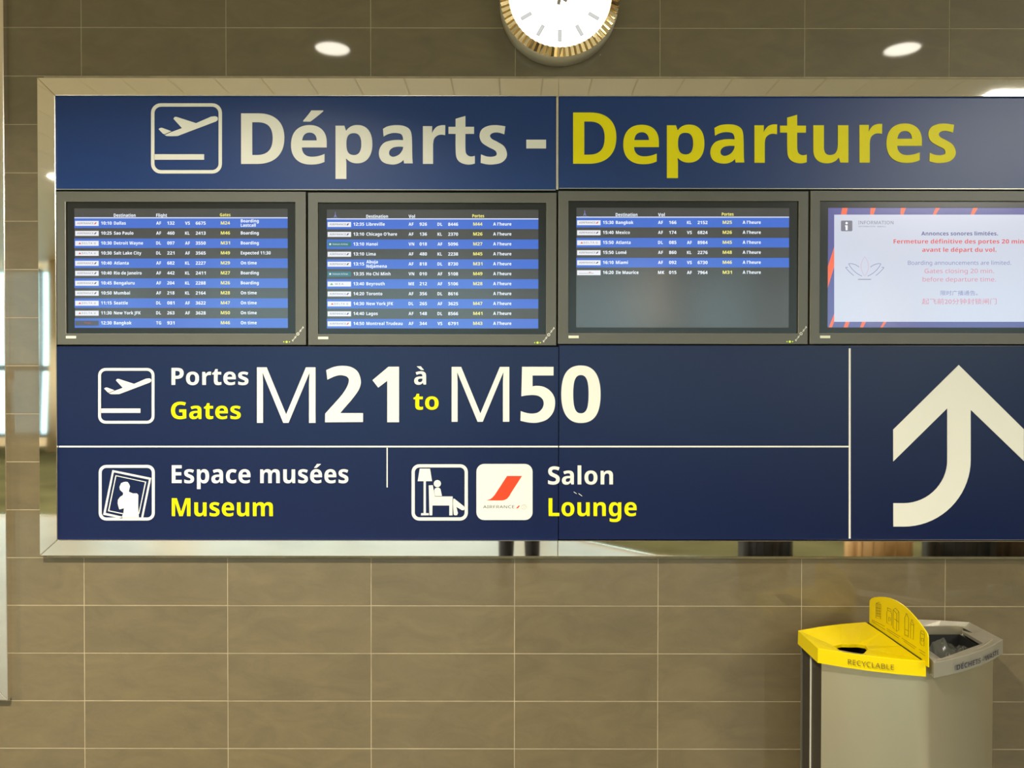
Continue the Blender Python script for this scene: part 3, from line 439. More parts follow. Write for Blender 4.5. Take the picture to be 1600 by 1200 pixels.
def traced(ch):
    out = []
    for s in TRACED[ch]:
        P = [((float(t.rstrip('c').split(',')[0]), -float(t.rstrip('c').split(',')[1])), t.endswith('c')) for t in s.split()]
        n = len(P); poly = []
        for i in range(n):
            (p1, c1), (p2, c2) = P[i], P[(i + 1) % n]
            p0 = P[i - 1][0] if not c1 else p1; p3 = P[(i + 2) % n][0] if not c2 else p2
            poly.append(p1)
            if c1 and c2: continue
            for k in range(1, 5):
                t = k / 5
                poly.append(tuple(.5 * (2 * b + (c - a) * t + (2 * a - 5 * b + 4 * c - d) * t * t + (3 * b - a - 3 * c + d) * t ** 3) for a, b, c, d in zip(p0, p1, p2, p3)))
        out.append(poly)
    return out
def fit_glyph(font, ch, x0, y_top, x1, y_bot):      # a glyph stretched to its box in the photograph
    polys = traced(ch) if font == 'B' and ch in TRACED else contours(font, ch)[0]
    a, b, c, d = bbox(polys)
    return [[(x0 + (x - a) / (c - a) * (x1 - x0), y_bot - (y - b) / (d - b) * (y_bot - y_top)) for x, y in q] for q in polys]
def word(font, s, x0, x1, base, cap, track=0.0, slope=0.0):   # a word from x0 to x1 on a baseline; x1 None: natural width
    pen = 0; L = []
    for ch in s:
        polys, adv = contours(font, ch)
        L.append([[(x + pen, y) for x, y in c] for c in polys]); pen += adv + track
    al = [c for g in L for c in g]
    if not al: return []
    a, _, c, _ = bbox(al); k = cap / 714.0
    kx = k * 0.91 if x1 is None else (x1 - x0) / (c - a)
    return [[[(x0 + (x - a) * kx, base - y * k + slope * ((x - a) * kx)) for x, y in q] for q in g] for g in L]
def flatw(g): return [c for q in g for c in q]
def stroke(pts, w):                                  # an open line as a ribbon outline (pixels)
    L = []; R = []
    for i, p in enumerate(pts):
        a = Vector(pts[max(0, i - 1)]); b = Vector(pts[min(len(pts) - 1, i + 1)]); d = (b - a).normalized(); n = Vector((-d.y, d.x)) * w / 2
        L.append((p[0] + n.x, p[1] + n.y)); R.append((p[0] - n.x, p[1] - n.y))
    return L + R[::-1]
def rrect(x0, y0, x1, y1, r, n=6):
    P = []
    for cx, cy, a0 in ((x1 - r, y0 + r, -90), (x1 - r, y1 - r, 0), (x0 + r, y1 - r, 90), (x0 + r, y0 + r, 180)):
        for k in range(n + 1):
            a = radians(a0 + 90 * k / n); P.append((cx + r * cos(a), cy + r * sin(a)))
    return P
def rect(x0, y0, x1, y1): return [(x0, y0), (x1, y0), (x1, y1), (x0, y1)]
def circ(cx, cy, r, n=20): return [(cx + r * cos(2 * pi * k / n), cy + r * sin(2 * pi * k / n)) for k in range(n)]
def zoomed(pts, ox, oy, s): return [(ox + x / s, oy + y / s) for x, y in pts]
# ------------------------------------------------------------------ the setting: tiled wall
ZT = lambda py: W(900, py).z
Z0 = ZT(872.3); TH = 0.2007; TW = 0.6012
XJ = W(1029.5, 600).x                       # a vertical joint
FX0, FX1 = W(61, 600, -0.03).x, W(1683, 600, -0.03).x      # outer sides of the sign frame
FZ1, FZ0 = W(830, 122.3, -0.03).z, W(830, 869.3, -0.03).z
wall = box('wall_back', -14, 14, 0.0014, 0.25, 0, CEIL, M_GROUT); tag(wall, kind='structure')
NX0 = W(11.5, 900, -0.025).x; NX_OUT = NX0 - 2.3; NZ0 = W(5, 1093.5, -0.025).z
tile_cache = {}
def tile(x0, x1, z0, z1):
    g = 0.0030
    w, h = round(x1 - x0 - g, 4), round(z1 - z0 - g, 4)
    if w < 0.01 or h < 0.01: return
    k = (w, h)
    if k not in tile_cache:
        bm = bmesh.new(); bmesh.ops.create_cube(bm, size=1)
        bmesh.ops.scale(bm, vec=(w, 0.008, h), verts=bm.verts)
        bmesh.ops.bevel(bm, geom=[e for e in bm.edges if all(v.co.y < 0 for v in e.verts)], offset=0.0007, segments=1, affect='EDGES')
        me = bpy.data.meshes.new('tile'); bm.to_mesh(me); bm.free(); me.materials.append(M_TILE); tile_cache[k] = me
    o = link('tile', tile_cache[k], None, wall)
    o.location = ((x0 + x1) / 2, 0.0044 + random.uniform(-0.0003, 0.0003), (z0 + z1) / 2)
    o.rotation_euler = (random.uniform(-.0004, .0004), 0, random.uniform(-.0003, .0003))
random.seed(4)
for r in range(-9, 16):
    z0 = Z0 + r * TH; z1 = z0 + TH
    if z1 < 0.02: continue
    z0 = max(z0, 0.0); z1 = min(z1, CEIL)
    for c in range(-6, 5):
        x0 = XJ + c * TW; x1 = x0 + TW
        if z0 < FZ1 - 0.03 and z1 > FZ0 + 0.03:          # rows crossing the sign: cut at its frame
            if x0 > FX0 and x1 < FX1: continue
            if x0 < FX0 < x1: x1 = FX0 + 0.01
            if x0 < FX1 < x1: x0 = FX1 - 0.01
        if z1 > NZ0 + 0.03:                               # behind the neighbouring frame
            if x1 < NX0: continue
            if x0 < NX0: x0 = NX0 - 0.01
        tile(x0, x1, z0, z1)

floor = box('floor', -14, 14, -17, 0.2, -0.2, 0, M_MARBLE); tag(floor, kind='structure')
BACK = -16.5
# dark carpet whose near edge curves forward on the right
cp = [(-14, -6.9), (-4, -6.9), (-1.5, -6.8), (0.3, -6.2), (0.8, -5.4), (1.5, -4.75), (2.6, -4.5), (5, -4.5), (14, -4.5), (14, BACK + .1), (-14, BACK + .1)]
v, f = fill2d([cp], 0.012)
carpet = mesh('floor_carpet', [(a, b, 0.006 + c) for a, b, c in v], f, M_CARPET); tag(carpet, kind='structure')
v, f = fill2d([[(x, y + .03) for x, y in cp[:9]] + [(x, y) for x, y in cp[:9]][::-1]], 0.016)
trim = mesh('trim_1', [(a, b, 0.008 + c) for a, b, c in v], f, M_STEEL_EDGE); tag(trim, kind='structure')
ceiling = box('ceiling', -14, 14, -17, 0.2, CEIL + 0.03, CEIL + 0.2, M_BLACK); tag(ceiling, kind='structure')
k = 0; x = -14.0
pm = None
while x < 14:
    if pm is None:
        p0 = box('panel', x + .003, x + .42 - .003, -16.9, -0.001, CEIL, CEIL + .03, M_CEIL, ceiling); pm = p0
    else:
        p = pm.copy(); COL.objects.link(p); p.location.x = x + .21
    x += .42
for nm, x0, x1 in (('wall_left', -14.2, -14), ('wall_right', 14, 14.2)):
    tag(box(nm, x0, x1, -17, 0.2, 0, CEIL, M_WALLC), kind='structure')
tag(box('wall_front', -14, 14, BACK - .3, BACK, 0, 0.22, M_WALLC), kind='structure')
win = box('window_1', -14, 14, BACK - .12, BACK - .02, 0.22, 0.30, M_FRAMEW); tag(win, kind='structure')
for i in range(15):
    box('mullion', -14 + i * 2 - .04, -14 + i * 2 + .04, BACK - .12, BACK - .02, .3, CEIL, M_FRAMEW, win)
box('transom', -14, 14, BACK - .11, BACK - .03, 1.95, 2.10, M_FRAMEW, win)
for i in range(14):
    for z0, z1 in ((.3, 1.95), (2.1, CEIL)):
        box('pane', -13.96 + i * 2, -12.04 + i * 2, BACK - .075, BACK - .065, z0, z1, M_GLASS, win)
for x in COLS:                                # round plaster columns before the glass
    bm = bmesh.new(); bmesh.ops.create_cone(bm, segments=32, radius1=.42, radius2=.42, depth=CEIL, cap_ends=True)
    o = bm_obj('column', bm, M_WALLC, smooth=True); o.location = (x, BACK + 1.2, CEIL / 2)
    tag(o, kind='structure')
# recessed downlights
first = None
for (x, y) in DL:
    if first is None:
        t = empty('downlight', (x, y, CEIL - .002))
        bm = bmesh.new(); bmesh.ops.create_circle(bm, segments=40, radius=.135, cap_ends=True)
        lp = bm_obj('lamp', bm, M_LAMP, t); lp.location = (x, y, CEIL - .004)
        n = 40; vv = []; ff = []
        for r, z in ((.135, -.004), (.137, -.010), (.150, -.010), (.152, 0)):
            vv += [(r * cos(2 * pi * i / n), r * sin(2 * pi * i / n), z) for i in range(n)]
        for j in range(3):
            for i in range(n): ff.append((j * n + i, j * n + (i + 1) % n, (j + 1) * n + (i + 1) % n, (j + 1) * n + i))
        rm = mesh('rim', [(a + x, b + y, c + CEIL) for a, b, c in vv], ff, M_LAMPRIM, t, smooth=True, loc=(x, y, CEIL))
        first = (t, lp, rm)
    else:
        t2 = first[0].copy(); COL.objects.link(t2); t2.location = (x, y, CEIL - .002)
        for ch in first[1:]:
            c2 = ch.copy(); COL.objects.link(c2); c2.parent = t2; c2.matrix_parent_inverse = ch.matrix_parent_inverse
        t = t2
    tag(t, 'round recessed downlight set in the cream panelled ceiling', 'downlight', 'recessed ceiling downlights')

# ------------------------------------------------------------------ sign frame
def prism_y(name, poly, y0, y1, m, parent, edge_m=None):        # poly in (x,z), from y0 (front) to y1
    n = len(poly); v = [(x, y0, z) for x, z in poly] + [(x, y1, z) for x, z in poly]
    f = [tuple(range(n)), tuple(range(2 * n - 1, n - 1, -1))] + [(i, i + n, (i + 1) % n + n, (i + 1) % n) for i in range(n)]
    c = (sum(p[0] for p in poly) / n, (y0 + y1) / 2, sum(p[1] for p in poly) / n)
    bm = bmesh.new(); vs_ = [bm.verts.new(Vector(q) - Vector(c)) for q in v]
    for q in f: bm.faces.new([vs_[i] for i in q])
    bmesh.ops.recalc_face_normals(bm, faces=bm.faces)
    front = [e for e in bm.edges if all(abs(w.co.y + c[1] - y0) < 1e-6 for w in e.verts)]
    r = bmesh.ops.bevel(bm, geom=front, offset=0.0022, segments=1, affect='EDGES')
    if edge_m:
        for q in r['faces']: q.material_index = 1
    o = bm_obj(name, bm, m, parent); o.location = c
    if edge_m: o.data.materials.append(edge_m)
    return o
YF = -0.034
IX0, IX1 = W(88.2, 600, YF).x, W(1656.5, 600, YF).x
IZ1, IZ0 = W(830, 150, YF).z, W(830, 844.6, YF).z
SEAM = W(872, 600, YF).x
sf = tag(empty('sign_frame', (SEAM, 0, FZ0)), 'polished steel frame around the departures board, mirroring the hall', 'frame')
g = .0006
prism_y('rail', [(FX0 + g, FZ1), (IX0 + g, IZ1), (SEAM - g, IZ1), (SEAM - g, FZ1)], YF, 0, M_STEEL, sf, M_STEEL_EDGE)
prism_y('rail', [(SEAM + g, FZ1), (SEAM + g, IZ1), (IX1 - g, IZ1), (FX1 - g, FZ1)], YF, 0, M_STEEL, sf, M_STEEL_EDGE)
prism_y('rail', [(FX0 + g, FZ0), (IX0 + g, IZ0), (SEAM - g, IZ0), (SEAM - g, FZ0)], YF, 0, M_STEEL, sf, M_STEEL_EDGE)
prism_y('rail', [(SEAM + g, FZ0), (SEAM + g, IZ0), (IX1 - g, IZ0), (FX1 - g, FZ0)], YF, 0, M_STEEL, sf, M_STEEL_EDGE)
prism_y('rail', [(FX0, FZ0 + g), (IX0, IZ0 + g), (IX0, IZ1 - g), (FX0, FZ1 - g)], YF, 0, M_STEEL, sf, M_STEEL_EDGE)
prism_y('rail', [(FX1, FZ0 + g), (IX1, IZ0 + g), (IX1, IZ1 - g), (FX1, FZ1 - g)], YF, 0, M_STEEL, sf, M_STEEL_EDGE)
box('backing', IX0 - .005, IX1 + .005, -0.008, -0.001, IZ0 - .005, IZ1 + .005, M_BLACK, sf)

# ------------------------------------------------------------------ neighbouring poster frame at the left
NW = 0.072; NZ1 = 3.75; NY = -0.03
nf = tag(empty('poster_frame', ((NX0 + NX_OUT) / 2, 0, NZ0)), 'tall polished steel frame cut off by the left edge, left of the departures board', 'frame')
for q in ([(NX_OUT, NZ0), (NX_OUT + NW, NZ0 + NW), (NX0 - NW, NZ0 + NW), (NX0, NZ0)], [(NX_OUT, NZ1), (NX_OUT + NW, NZ1 - NW), (NX0 - NW, NZ1 - NW), (NX0, NZ1)],
          [(NX0, NZ0 + g), (NX0 - NW, NZ0 + NW + g), (NX0 - NW, NZ1 - NW - g), (NX0, NZ1 - g)], [(NX_OUT, NZ0 + g), (NX_OUT + NW, NZ0 + NW + g), (NX_OUT + NW, NZ1 - NW - g), (NX_OUT, NZ1 - g)]):
    prism_y('rail', q, NY, 0, M_STEEL, nf, M_STEEL_EDGE)
box('backing', NX_OUT + NW, NX0 - NW, -.012, -.001, NZ0 + NW, NZ1 - NW, M_POSTER, nf)

# ------------------------------------------------------------------ blue panels
YP = -0.022
def panel(name, px0, px1, py0, py1, label, refx, refy):
    a = W(px0, refy, YP).x; b = W(px1, refy, YP).x; c = W(refx, py1, YP).z; d = W(refx, py0, YP).z
    t = tag(empty(name, ((a + b) / 2, 0, c)), label, 'sign panel')
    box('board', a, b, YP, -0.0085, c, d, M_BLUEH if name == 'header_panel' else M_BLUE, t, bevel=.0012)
    # thin folded metal lip along the lower edge
    return t
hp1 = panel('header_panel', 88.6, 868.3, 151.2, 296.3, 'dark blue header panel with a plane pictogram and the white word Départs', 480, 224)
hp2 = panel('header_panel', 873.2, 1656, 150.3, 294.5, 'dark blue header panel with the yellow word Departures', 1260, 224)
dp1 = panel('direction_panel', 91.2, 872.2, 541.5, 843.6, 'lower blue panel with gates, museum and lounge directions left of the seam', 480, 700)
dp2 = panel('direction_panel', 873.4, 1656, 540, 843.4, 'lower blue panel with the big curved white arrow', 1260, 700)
for t, a, b, py in ((hp1, 88.6, 868, 297.2), (hp2, 873.5, 1656, 295.6)):
    box('lip', W(a, 296, YP).x, W(b, 296, YP).x, YP - .003, YP + .004, W(480 if t is hp1 else 1260, py, YP).z, W(480 if t is hp1 else 1260, py - 1.2, YP).z, M_EDGE, t)
box('joint_strip', W(869.0, 224, YP).x, W(872.4, 224, YP).x, YP - .002, -0.009, W(870, 296.5, YP).z, W(870, 151, YP).z, M_STEEL_EDGE, hp2)

YL = YP - 0.0012
TK = 0.0016
def letters(t, m, items, font='B'):
    for ch, x0, y0, x1, y1 in items:
        fo = 'L' if ch == 'm' and font == 'L' else font
        o = flat('letter', fit_glyph(font, ch.upper() if font == 'L' else ch, x0, y0, x1, y1), YL, m, t, TK)
    return
letters(hp1, M_WHITE, [('D', 376.8, 177.2, 444.4, 256.2), ('é', 454.8, 172.6, 510.5, 257.2), ('p', 524.3, 195.4, 581.8, 279.6), ('a', 592, 195.6, 645, 257.2), ('r', 660.8, 195.6, 695.8, 256.1), ('t', 700.8, 181.2, 742, 257.2), ('s', 749.3, 195.6, 792.2, 257.2)])
flat('hyphen', [rect(822.3, 218.3, 853.2, 232)], YL, M_WHITE, hp1, TK)
letters(hp2, M_YEL, [('D', 895.5, 175.9, 963, 255.9), ('e', 973.8, 195, 1029.5, 256.6), ('p', 1042, 194.8, 1100.6, 278.3), ('a', 1109.8, 194.3, 1163, 255.8), ('r', 1178.8, 194.3, 1214.2, 254.4), ('t', 1218.8, 179.4, 1260.5, 255.2), ('u', 1270.8, 195.8, 1325.5, 255.2), ('r', 1342.8, 193.6, 1378.3, 254.2), ('e', 1385, 193, 1440.3, 254.6), ('s', 1450.5, 193.2, 1493.2, 254.8)])

def pict_frame(t, x0, y0, x1, y1, w, r, extra=[]):
    return flat('pictogram_frame', [rrect(x0, y0, x1, y1, r), rrect(x0 + w, y0 + w, x1 - w, y1 - w, r - w * .9)], YL, M_WHITE, t, TK)
PLANE = [(218, 489), (245, 500), (300, 503), (380, 501), (860, 319), (880, 303), (884, 280), (876, 262), (850, 253), (800, 258), (612, 340), (370, 262), (345, 262), (328, 285), (435, 402), (300, 452)]
FIN = [(143, 415), (160, 400), (185, 397), (302, 440), (216, 480), (195, 470)]
def plane_pict(t, ox, oy, s):
    flat('plane_mark', [zoomed(PLANE, ox, oy, s), zoomed(FIN, ox, oy, s)], YL, M_WHITE, t, TK)
    flat('runway_mark', [zoomed(rect(86, 728, 712, 797), ox, oy, s)], YL, M_WHITE, t, TK)
pict_frame(hp1, 236.1, 161.4, 346.9, 271.2, 5.3, 15)
plane_pict(hp1, 230, 150, 8)
pict_frame(dp1, 153.5, 575, 241.4, 661.9, 4.3, 11.5)
k = 10.08
plane_pict(dp1, 153.5 - 48 / k, 575 - 90 / k, k)

letters(dp1, M_WHITE, [('m', 401.6, 573.9, 493, 660.7)], 'L')
letters(dp1, M_WHITE, [('2', 507.9, 571.6, 567.2, 659.8), ('1', 582, 573, 623.5, 659.7)])
letters(dp1, M_WHITE, [('m', 705.7, 573.2, 795.8, 659)], 'L')
letters(dp1, M_WHITE, [('5', 813.2, 573.1, 867.3, 660.7)])
letters(dp2, M_WHITE, [('0', 876.9, 571, 938.4, 660.9)])
def wordp(t, s, x0, x1, base, cap, m, name='word'):
    return flat(name, flatw(word('B', s, x0, x1, base, cap, 8)), YL, m, t, .001)
wordp(dp1, 'Portes', 268, 388.2, 601.4, 26.6, M_WHITE)
wordp(dp1, 'Gates', 267.3, 376.2, 654.6, 26.6, M_YEL)
wordp(dp1, 'à', 647.2, 665.8, 600.8, 26.6, M_WHITE)
wordp(dp1, 'to', 646.1, 685.4, 640, 26.6, M_YEL)
wordp(dp1, 'Espace', 268.5, 391.4, 754.8, 27.9, M_WHITE)
wordp(dp1, 'musées', 406.6, 544.3, 754.8, 27.9, M_WHITE)
wordp(dp1, 'Museum', 268.5, 426.4, 806.4, 27.9, M_YEL)
wordp(dp1, 'Salon', 856.3, 957.8, 756.9, 27.9, M_WHITE)
wordp(dp1, 'Lounge', 857.2, 994.8, 806.3, 27.9, M_YEL)
for t, x0, x1 in ((dp1, 92, 872), (dp2, 873.6, 1326)):
    flat('rule', [rect(x0, 696.6, x1, 699)], YL, M_WHITE, t, .0008)
flat('rule', [rect(1326.1, 544.3, 1329.1, 841.5)], YL, M_WHITE, dp2, .0008)
flat('rule', [rect(604, 699.6, 605.8, 761.5)], YL, M_WHITE, dp1, .0008)
# curved arrow
A = [(1497.9, 570.2), (1395.6, 671.2), (1395.6, 721), (1480, 637.9), (1480, 718)]
A += [(1412 + 68.2 * cos(radians(a)), 718 + 68.2 * sin(radians(a))) for a in range(6, 91, 6)]
A += [(1395.8, 786.2), (1395.8, 822.8)]
A += [(1412 + 104.6 * cos(radians(a)), 718 + 104.8 * sin(radians(a))) for a in range(90, -1, -5)]
A += [(1516.6, 640.2), (1599.6, 720.2), (1599.6, 670.6)]
flat('arrow', [A], YL, M_WHITE, dp2, TK)
# museum pictogram
Z = lambda p: zoomed(p, 140, 700, 9.233)
pict_frame(dp1, 154.4, 726.5, 241.9, 813.2, 4.5, 11.5)
flat('picture_frame_mark', [Z([(330, 318), (890, 432), (772, 1008), (745, 1005), (858, 455), (350, 350), (232, 938), (478, 992), (470, 1018), (196, 962)])], YL, M_WHITE, dp1, TK)
flat('picture_frame_mark', [Z([(375, 393), (817, 487), (718, 950), (706, 950), (800, 494), (386, 406), (284, 902), (482, 942), (480, 954), (266, 910)])], YL, M_WHITE, dp1, TK)
flat('bust_mark', [Z([(520, 487), (545, 490), (562, 508), (583, 552), (572, 598), (565, 632), (622, 655), (682, 655), (703, 680), (701, 860), (712, 1008), (463, 1008), (490, 930), (497, 868), (432, 886), (424, 868), (406, 800), (410, 748), (440, 705), (480, 680), (488, 650), (440, 604), (431, 565), (455, 508), (490, 492)])], YL, M_WHITE, dp1, TK)
# lounge pictogram
Z = lambda p: zoomed(p, 630, 710, 7.273)
pict_frame(dp1, 643.1, 725.4, 731, 813.4, 5, 12)
flat('floor_lamp_mark', [Z([(188, 162), (305, 162), (328, 304), (258, 304), (258, 668), (290, 668), (290, 692), (203, 692), (203, 668), (232, 668), (232, 304), (165, 304)])], YL, M_WHITE, dp1, TK)
flat('armchair_mark', [Z([(290, 353), (336, 350), (360, 478), (562, 478), (560, 692), (524, 692), (524, 580), (332, 580), (330, 692), (298, 692)])], YL, M_WHITE, dp1, TK)
flat('sitter_head_mark', [Z(circ(388, 332, 41))], YL, M_WHITE, dp1, TK)
flat('sitter_mark', [Z([(362, 472), (352, 410), (360, 388), (385, 377), (408, 379), (424, 394), (440, 472)])], YL, M_WHITE, dp1, TK)
flat('sitter_legs_mark', [Z([(570, 504), (582, 504), (692, 592), (700, 615), (690, 632), (668, 634), (604, 596), (622, 668), (612, 690), (586, 692), (574, 682), (566, 560)])], YL, M_WHITE, dp1, TK)
# lounge airline card
flat('airline_card', [rrect(744.4, 724.9, 832.1, 812.5, 12)], YL, M_WHITE, dp1, TK)
YC = YL - .0014
flat('red_slash', [Z([(1180, 245), (1350, 245), (1228, 432), (1208, 470), (1180, 503), (1150, 518), (1128, 523), (945, 523), (985, 510), (1012, 492), (1040, 460)])], YC, M_ORANGE, dp1, .0004)
flat('lettering', flatw(word('R', 'AIRFRANCE', 754.8, 803.8, 794.2, 4.6, 30)), YC, M_INK, dp1)
flat('red_slash', [Z([(1310, 582), (1328, 582), (1302, 613), (1282, 613)])], YC, M_ORANGE, dp1)
flat('round_emblem', [Z(circ(1372, 597, 30, 24)), Z(circ(1372, 597, 26, 24)), Z(stroke([(1355, 585), (1380, 580), (1392, 592), (1368, 604), (1380, 615)], 4))], YC, M_INKG, dp1)
for q in ([(896.5, 768.5), (901, 771.5)], [(904, 771), (909.5, 775.2)]):
    flat('scratch', [stroke(q, .8)], YL, M_WHITE, dp2)

# ------------------------------------------------------------------ monitors
YM = -0.030; YB = -0.022; YD = -0.020
LOGO_AF, LOGO_DL, LOGO_VN, LOGO_ME, LOGO_TG, LOGO_MK = range(6)
S1 = [(0, '10:10', 'Dallas', 'AF', '132', 'VS', '6675', 'M24', 'Boarding/Lastcall'), (0, '10:25', 'Sao Paulo', 'AF', '460', 'KL', '2413', 'M46', 'Boarding'),
      (1, '10:30', 'Detroit Wayne', 'DL', '097', 'AF', '3550', 'M31', 'Boarding'), (1, '10:30', 'Salt Lake City', 'DL', '221', 'AF', '3565', 'M49', 'Expected 11:30'),
      (0, '10:40', 'Atlanta', 'AF', '682', 'KL', '2227', 'M29', 'On time'), (0, '10:40', 'Rio de Janeiro', 'AF', '442', 'KL', '2411', 'M27', 'Boarding'),
      (0, '10:45', 'Bengaluru', 'AF', '204', 'KL', '2288', 'M26', 'Boarding'), (0, '10:50', 'Mumbai', 'AF', '218', 'KL', '2164', 'M28', 'On time'),
      (1, '11:15', 'Seattle', 'DL', '081', 'AF', '3622', 'M47', 'On time'), (1, '11:30', 'New York JFK', 'DL', '263', 'AF', '3628', 'M50', 'On time'),
      (4, '12:30', 'Bangkok', 'TG', '931', '', '', 'M46', 'On time')]
S2 = [(0, '12:35', 'Libreville', 'AF', '926', 'DL', '8446', 'M44', "A l'heure"), (0, '13:10', "Chicago O'hare", 'AF', '136', 'KL', '2370', 'M26', "A l'heure"),
      (2, '13:10', 'Hanoi', 'VN', '018', 'AF', '5096', 'M27', "A l'heure"), (0, '13:10', 'Lima', 'AF', '480', 'KL', '2238', 'M45', "A l'heure"),
      (0, '13:15', 'Abuja/Ndjamena', 'AF', '818', 'DL', '8730', 'M31', "A l'heure"), (2, '13:35', 'Ho Chi Minh', 'VN', '010', 'AF', '5108', 'M49', "A l'heure"),
      (3, '13:40', 'Beyrouth', 'ME', '212', 'AF', '5106', 'M28', "A l'heure"), (0, '14:20', 'Toronto', 'AF', '356', 'DL', '8616', '', "A l'heure"),
      (1, '14:30', 'New York JFK', 'DL', '265', 'AF', '3625', 'M47', "A l'heure"), (0, '14:40', 'Lagos', 'AF', '148', 'DL', '8566', 'M41', "A l'heure"),
      (0, '14:50', 'Montreal Trudeau', 'AF', '344', 'VS', '6791', 'M43', "A l'heure")]
S3 = [(0, '15:30', 'Bangkok', 'AF', '166', 'KL', '2152', 'M25', "A l'heure"), (0, '15:40', 'Mexico', 'AF', '174', 'VS', '6824', 'M26', "A l'heure"),
      (1, '15:50', 'Atlanta', 'DL', '085', 'AF', '8984', 'M45', "A l'heure"), (0, '15:50', 'Lomé', 'AF', '860', 'KL', '2276', 'M48', "A l'heure"),
      (0, '16:10', 'Miami', 'AF', '092', 'VS', '6730', 'M46', "A l'heure"), (5, '16:20', 'Ile Maurice', 'MK', '015', 'AF', '7964', 'M31', "A l'heure")]
MON = [  # casing x0 x1 y0 y1, opening x0 x1 y0 y1, display x0 x1 y0 y1
    ((88.6, 477.6, 299.4, 538.6), (102.6, 461.4, 315.2, 521.2), (116.2, 449.8, 325.6, 512.5)),
    ((481.3, 869.2, 301, 539.2), (496.6, 853.4, 316.4, 522.4), (510.6, 841.2, 327.3, 513.4)),
    ((872.3, 1262.8, 298.6, 537.4), (888, 1247.6, 313.8, 520.8), (900.4, 1233, 324.6, 511.8)),
    ((1266.2, 1655.6, 298.2, 537.6), (1281, 1641, 314, 520.8), (1293.2, 1627, 324.8, 511.8))]
LBL = ['flight monitor listing the flights from 10:10 Dallas to 12:30 Bangkok', 'flight monitor listing the flights from 12:35 Libreville to 14:50 Montreal',
       'flight monitor with only six flights, 15:30 Bangkok first, and an empty grey lower half', 'monitor showing a pale information notice with a lotus and orange stripes']
def ring(name, a, b, y0, y1, m, parent, em=None, bev=0.0015):
    """four-sided frame between outer (a) and inner (b) rectangles in (x0,x1,z0,z1)"""
    v = []
    for y in (y0, y1):
        for q in (a, b):
            v += [(q[0], y, q[2]), (q[1], y, q[2]), (q[1], y, q[3]), (q[0], y, q[3])]
    f = []
    for i in range(4):
        j = (i + 1) % 4
        f += [(i, j, j + 4, i + 4), (i + 8, i + 12, j + 12, j + 8), (i, i + 8, j + 8, j), (i + 4, j + 4, j + 12, i + 12)]
    bm = bmesh.new(); vv = [bm.verts.new(p) for p in v]
    for q in f: bm.faces.new([vv[k] for k in q])
    bmesh.ops.recalc_face_normals(bm, faces=bm.faces)
    if bev:
        e = [x for x in bm.edges if all(abs(w.co.y - y0) < 1e-6 for w in x.verts) and len({round(w.co.x, 5) for w in x.verts}) * len({round(w.co.z, 5) for w in x.verts}) == 2]
        r = bmesh.ops.bevel(bm, geom=e, offset=bev, segments=1, affect='EDGES')
        if em:
            for q in r['faces']: q.material_index = 1
    o = bm_obj(name, bm, m, parent)
    if em: o.data.materials.append(em)
    return o
def rw(px, y):      # pixel box -> world rectangle on plane y
    x0, x1, y0, y1 = px; cx, cy = (x0 + x1) / 2, (y0 + y1) / 2
    return (W(x0, cy, y).x, W(x1, cy, y).x, W(cx, y1, y).z, W(cx, y0, y).z)
def lrect(name, x0, y0, x1, y1, y, m, parent): return flat(name, [rect(x0, y0, x1, y1)], y, m, parent)
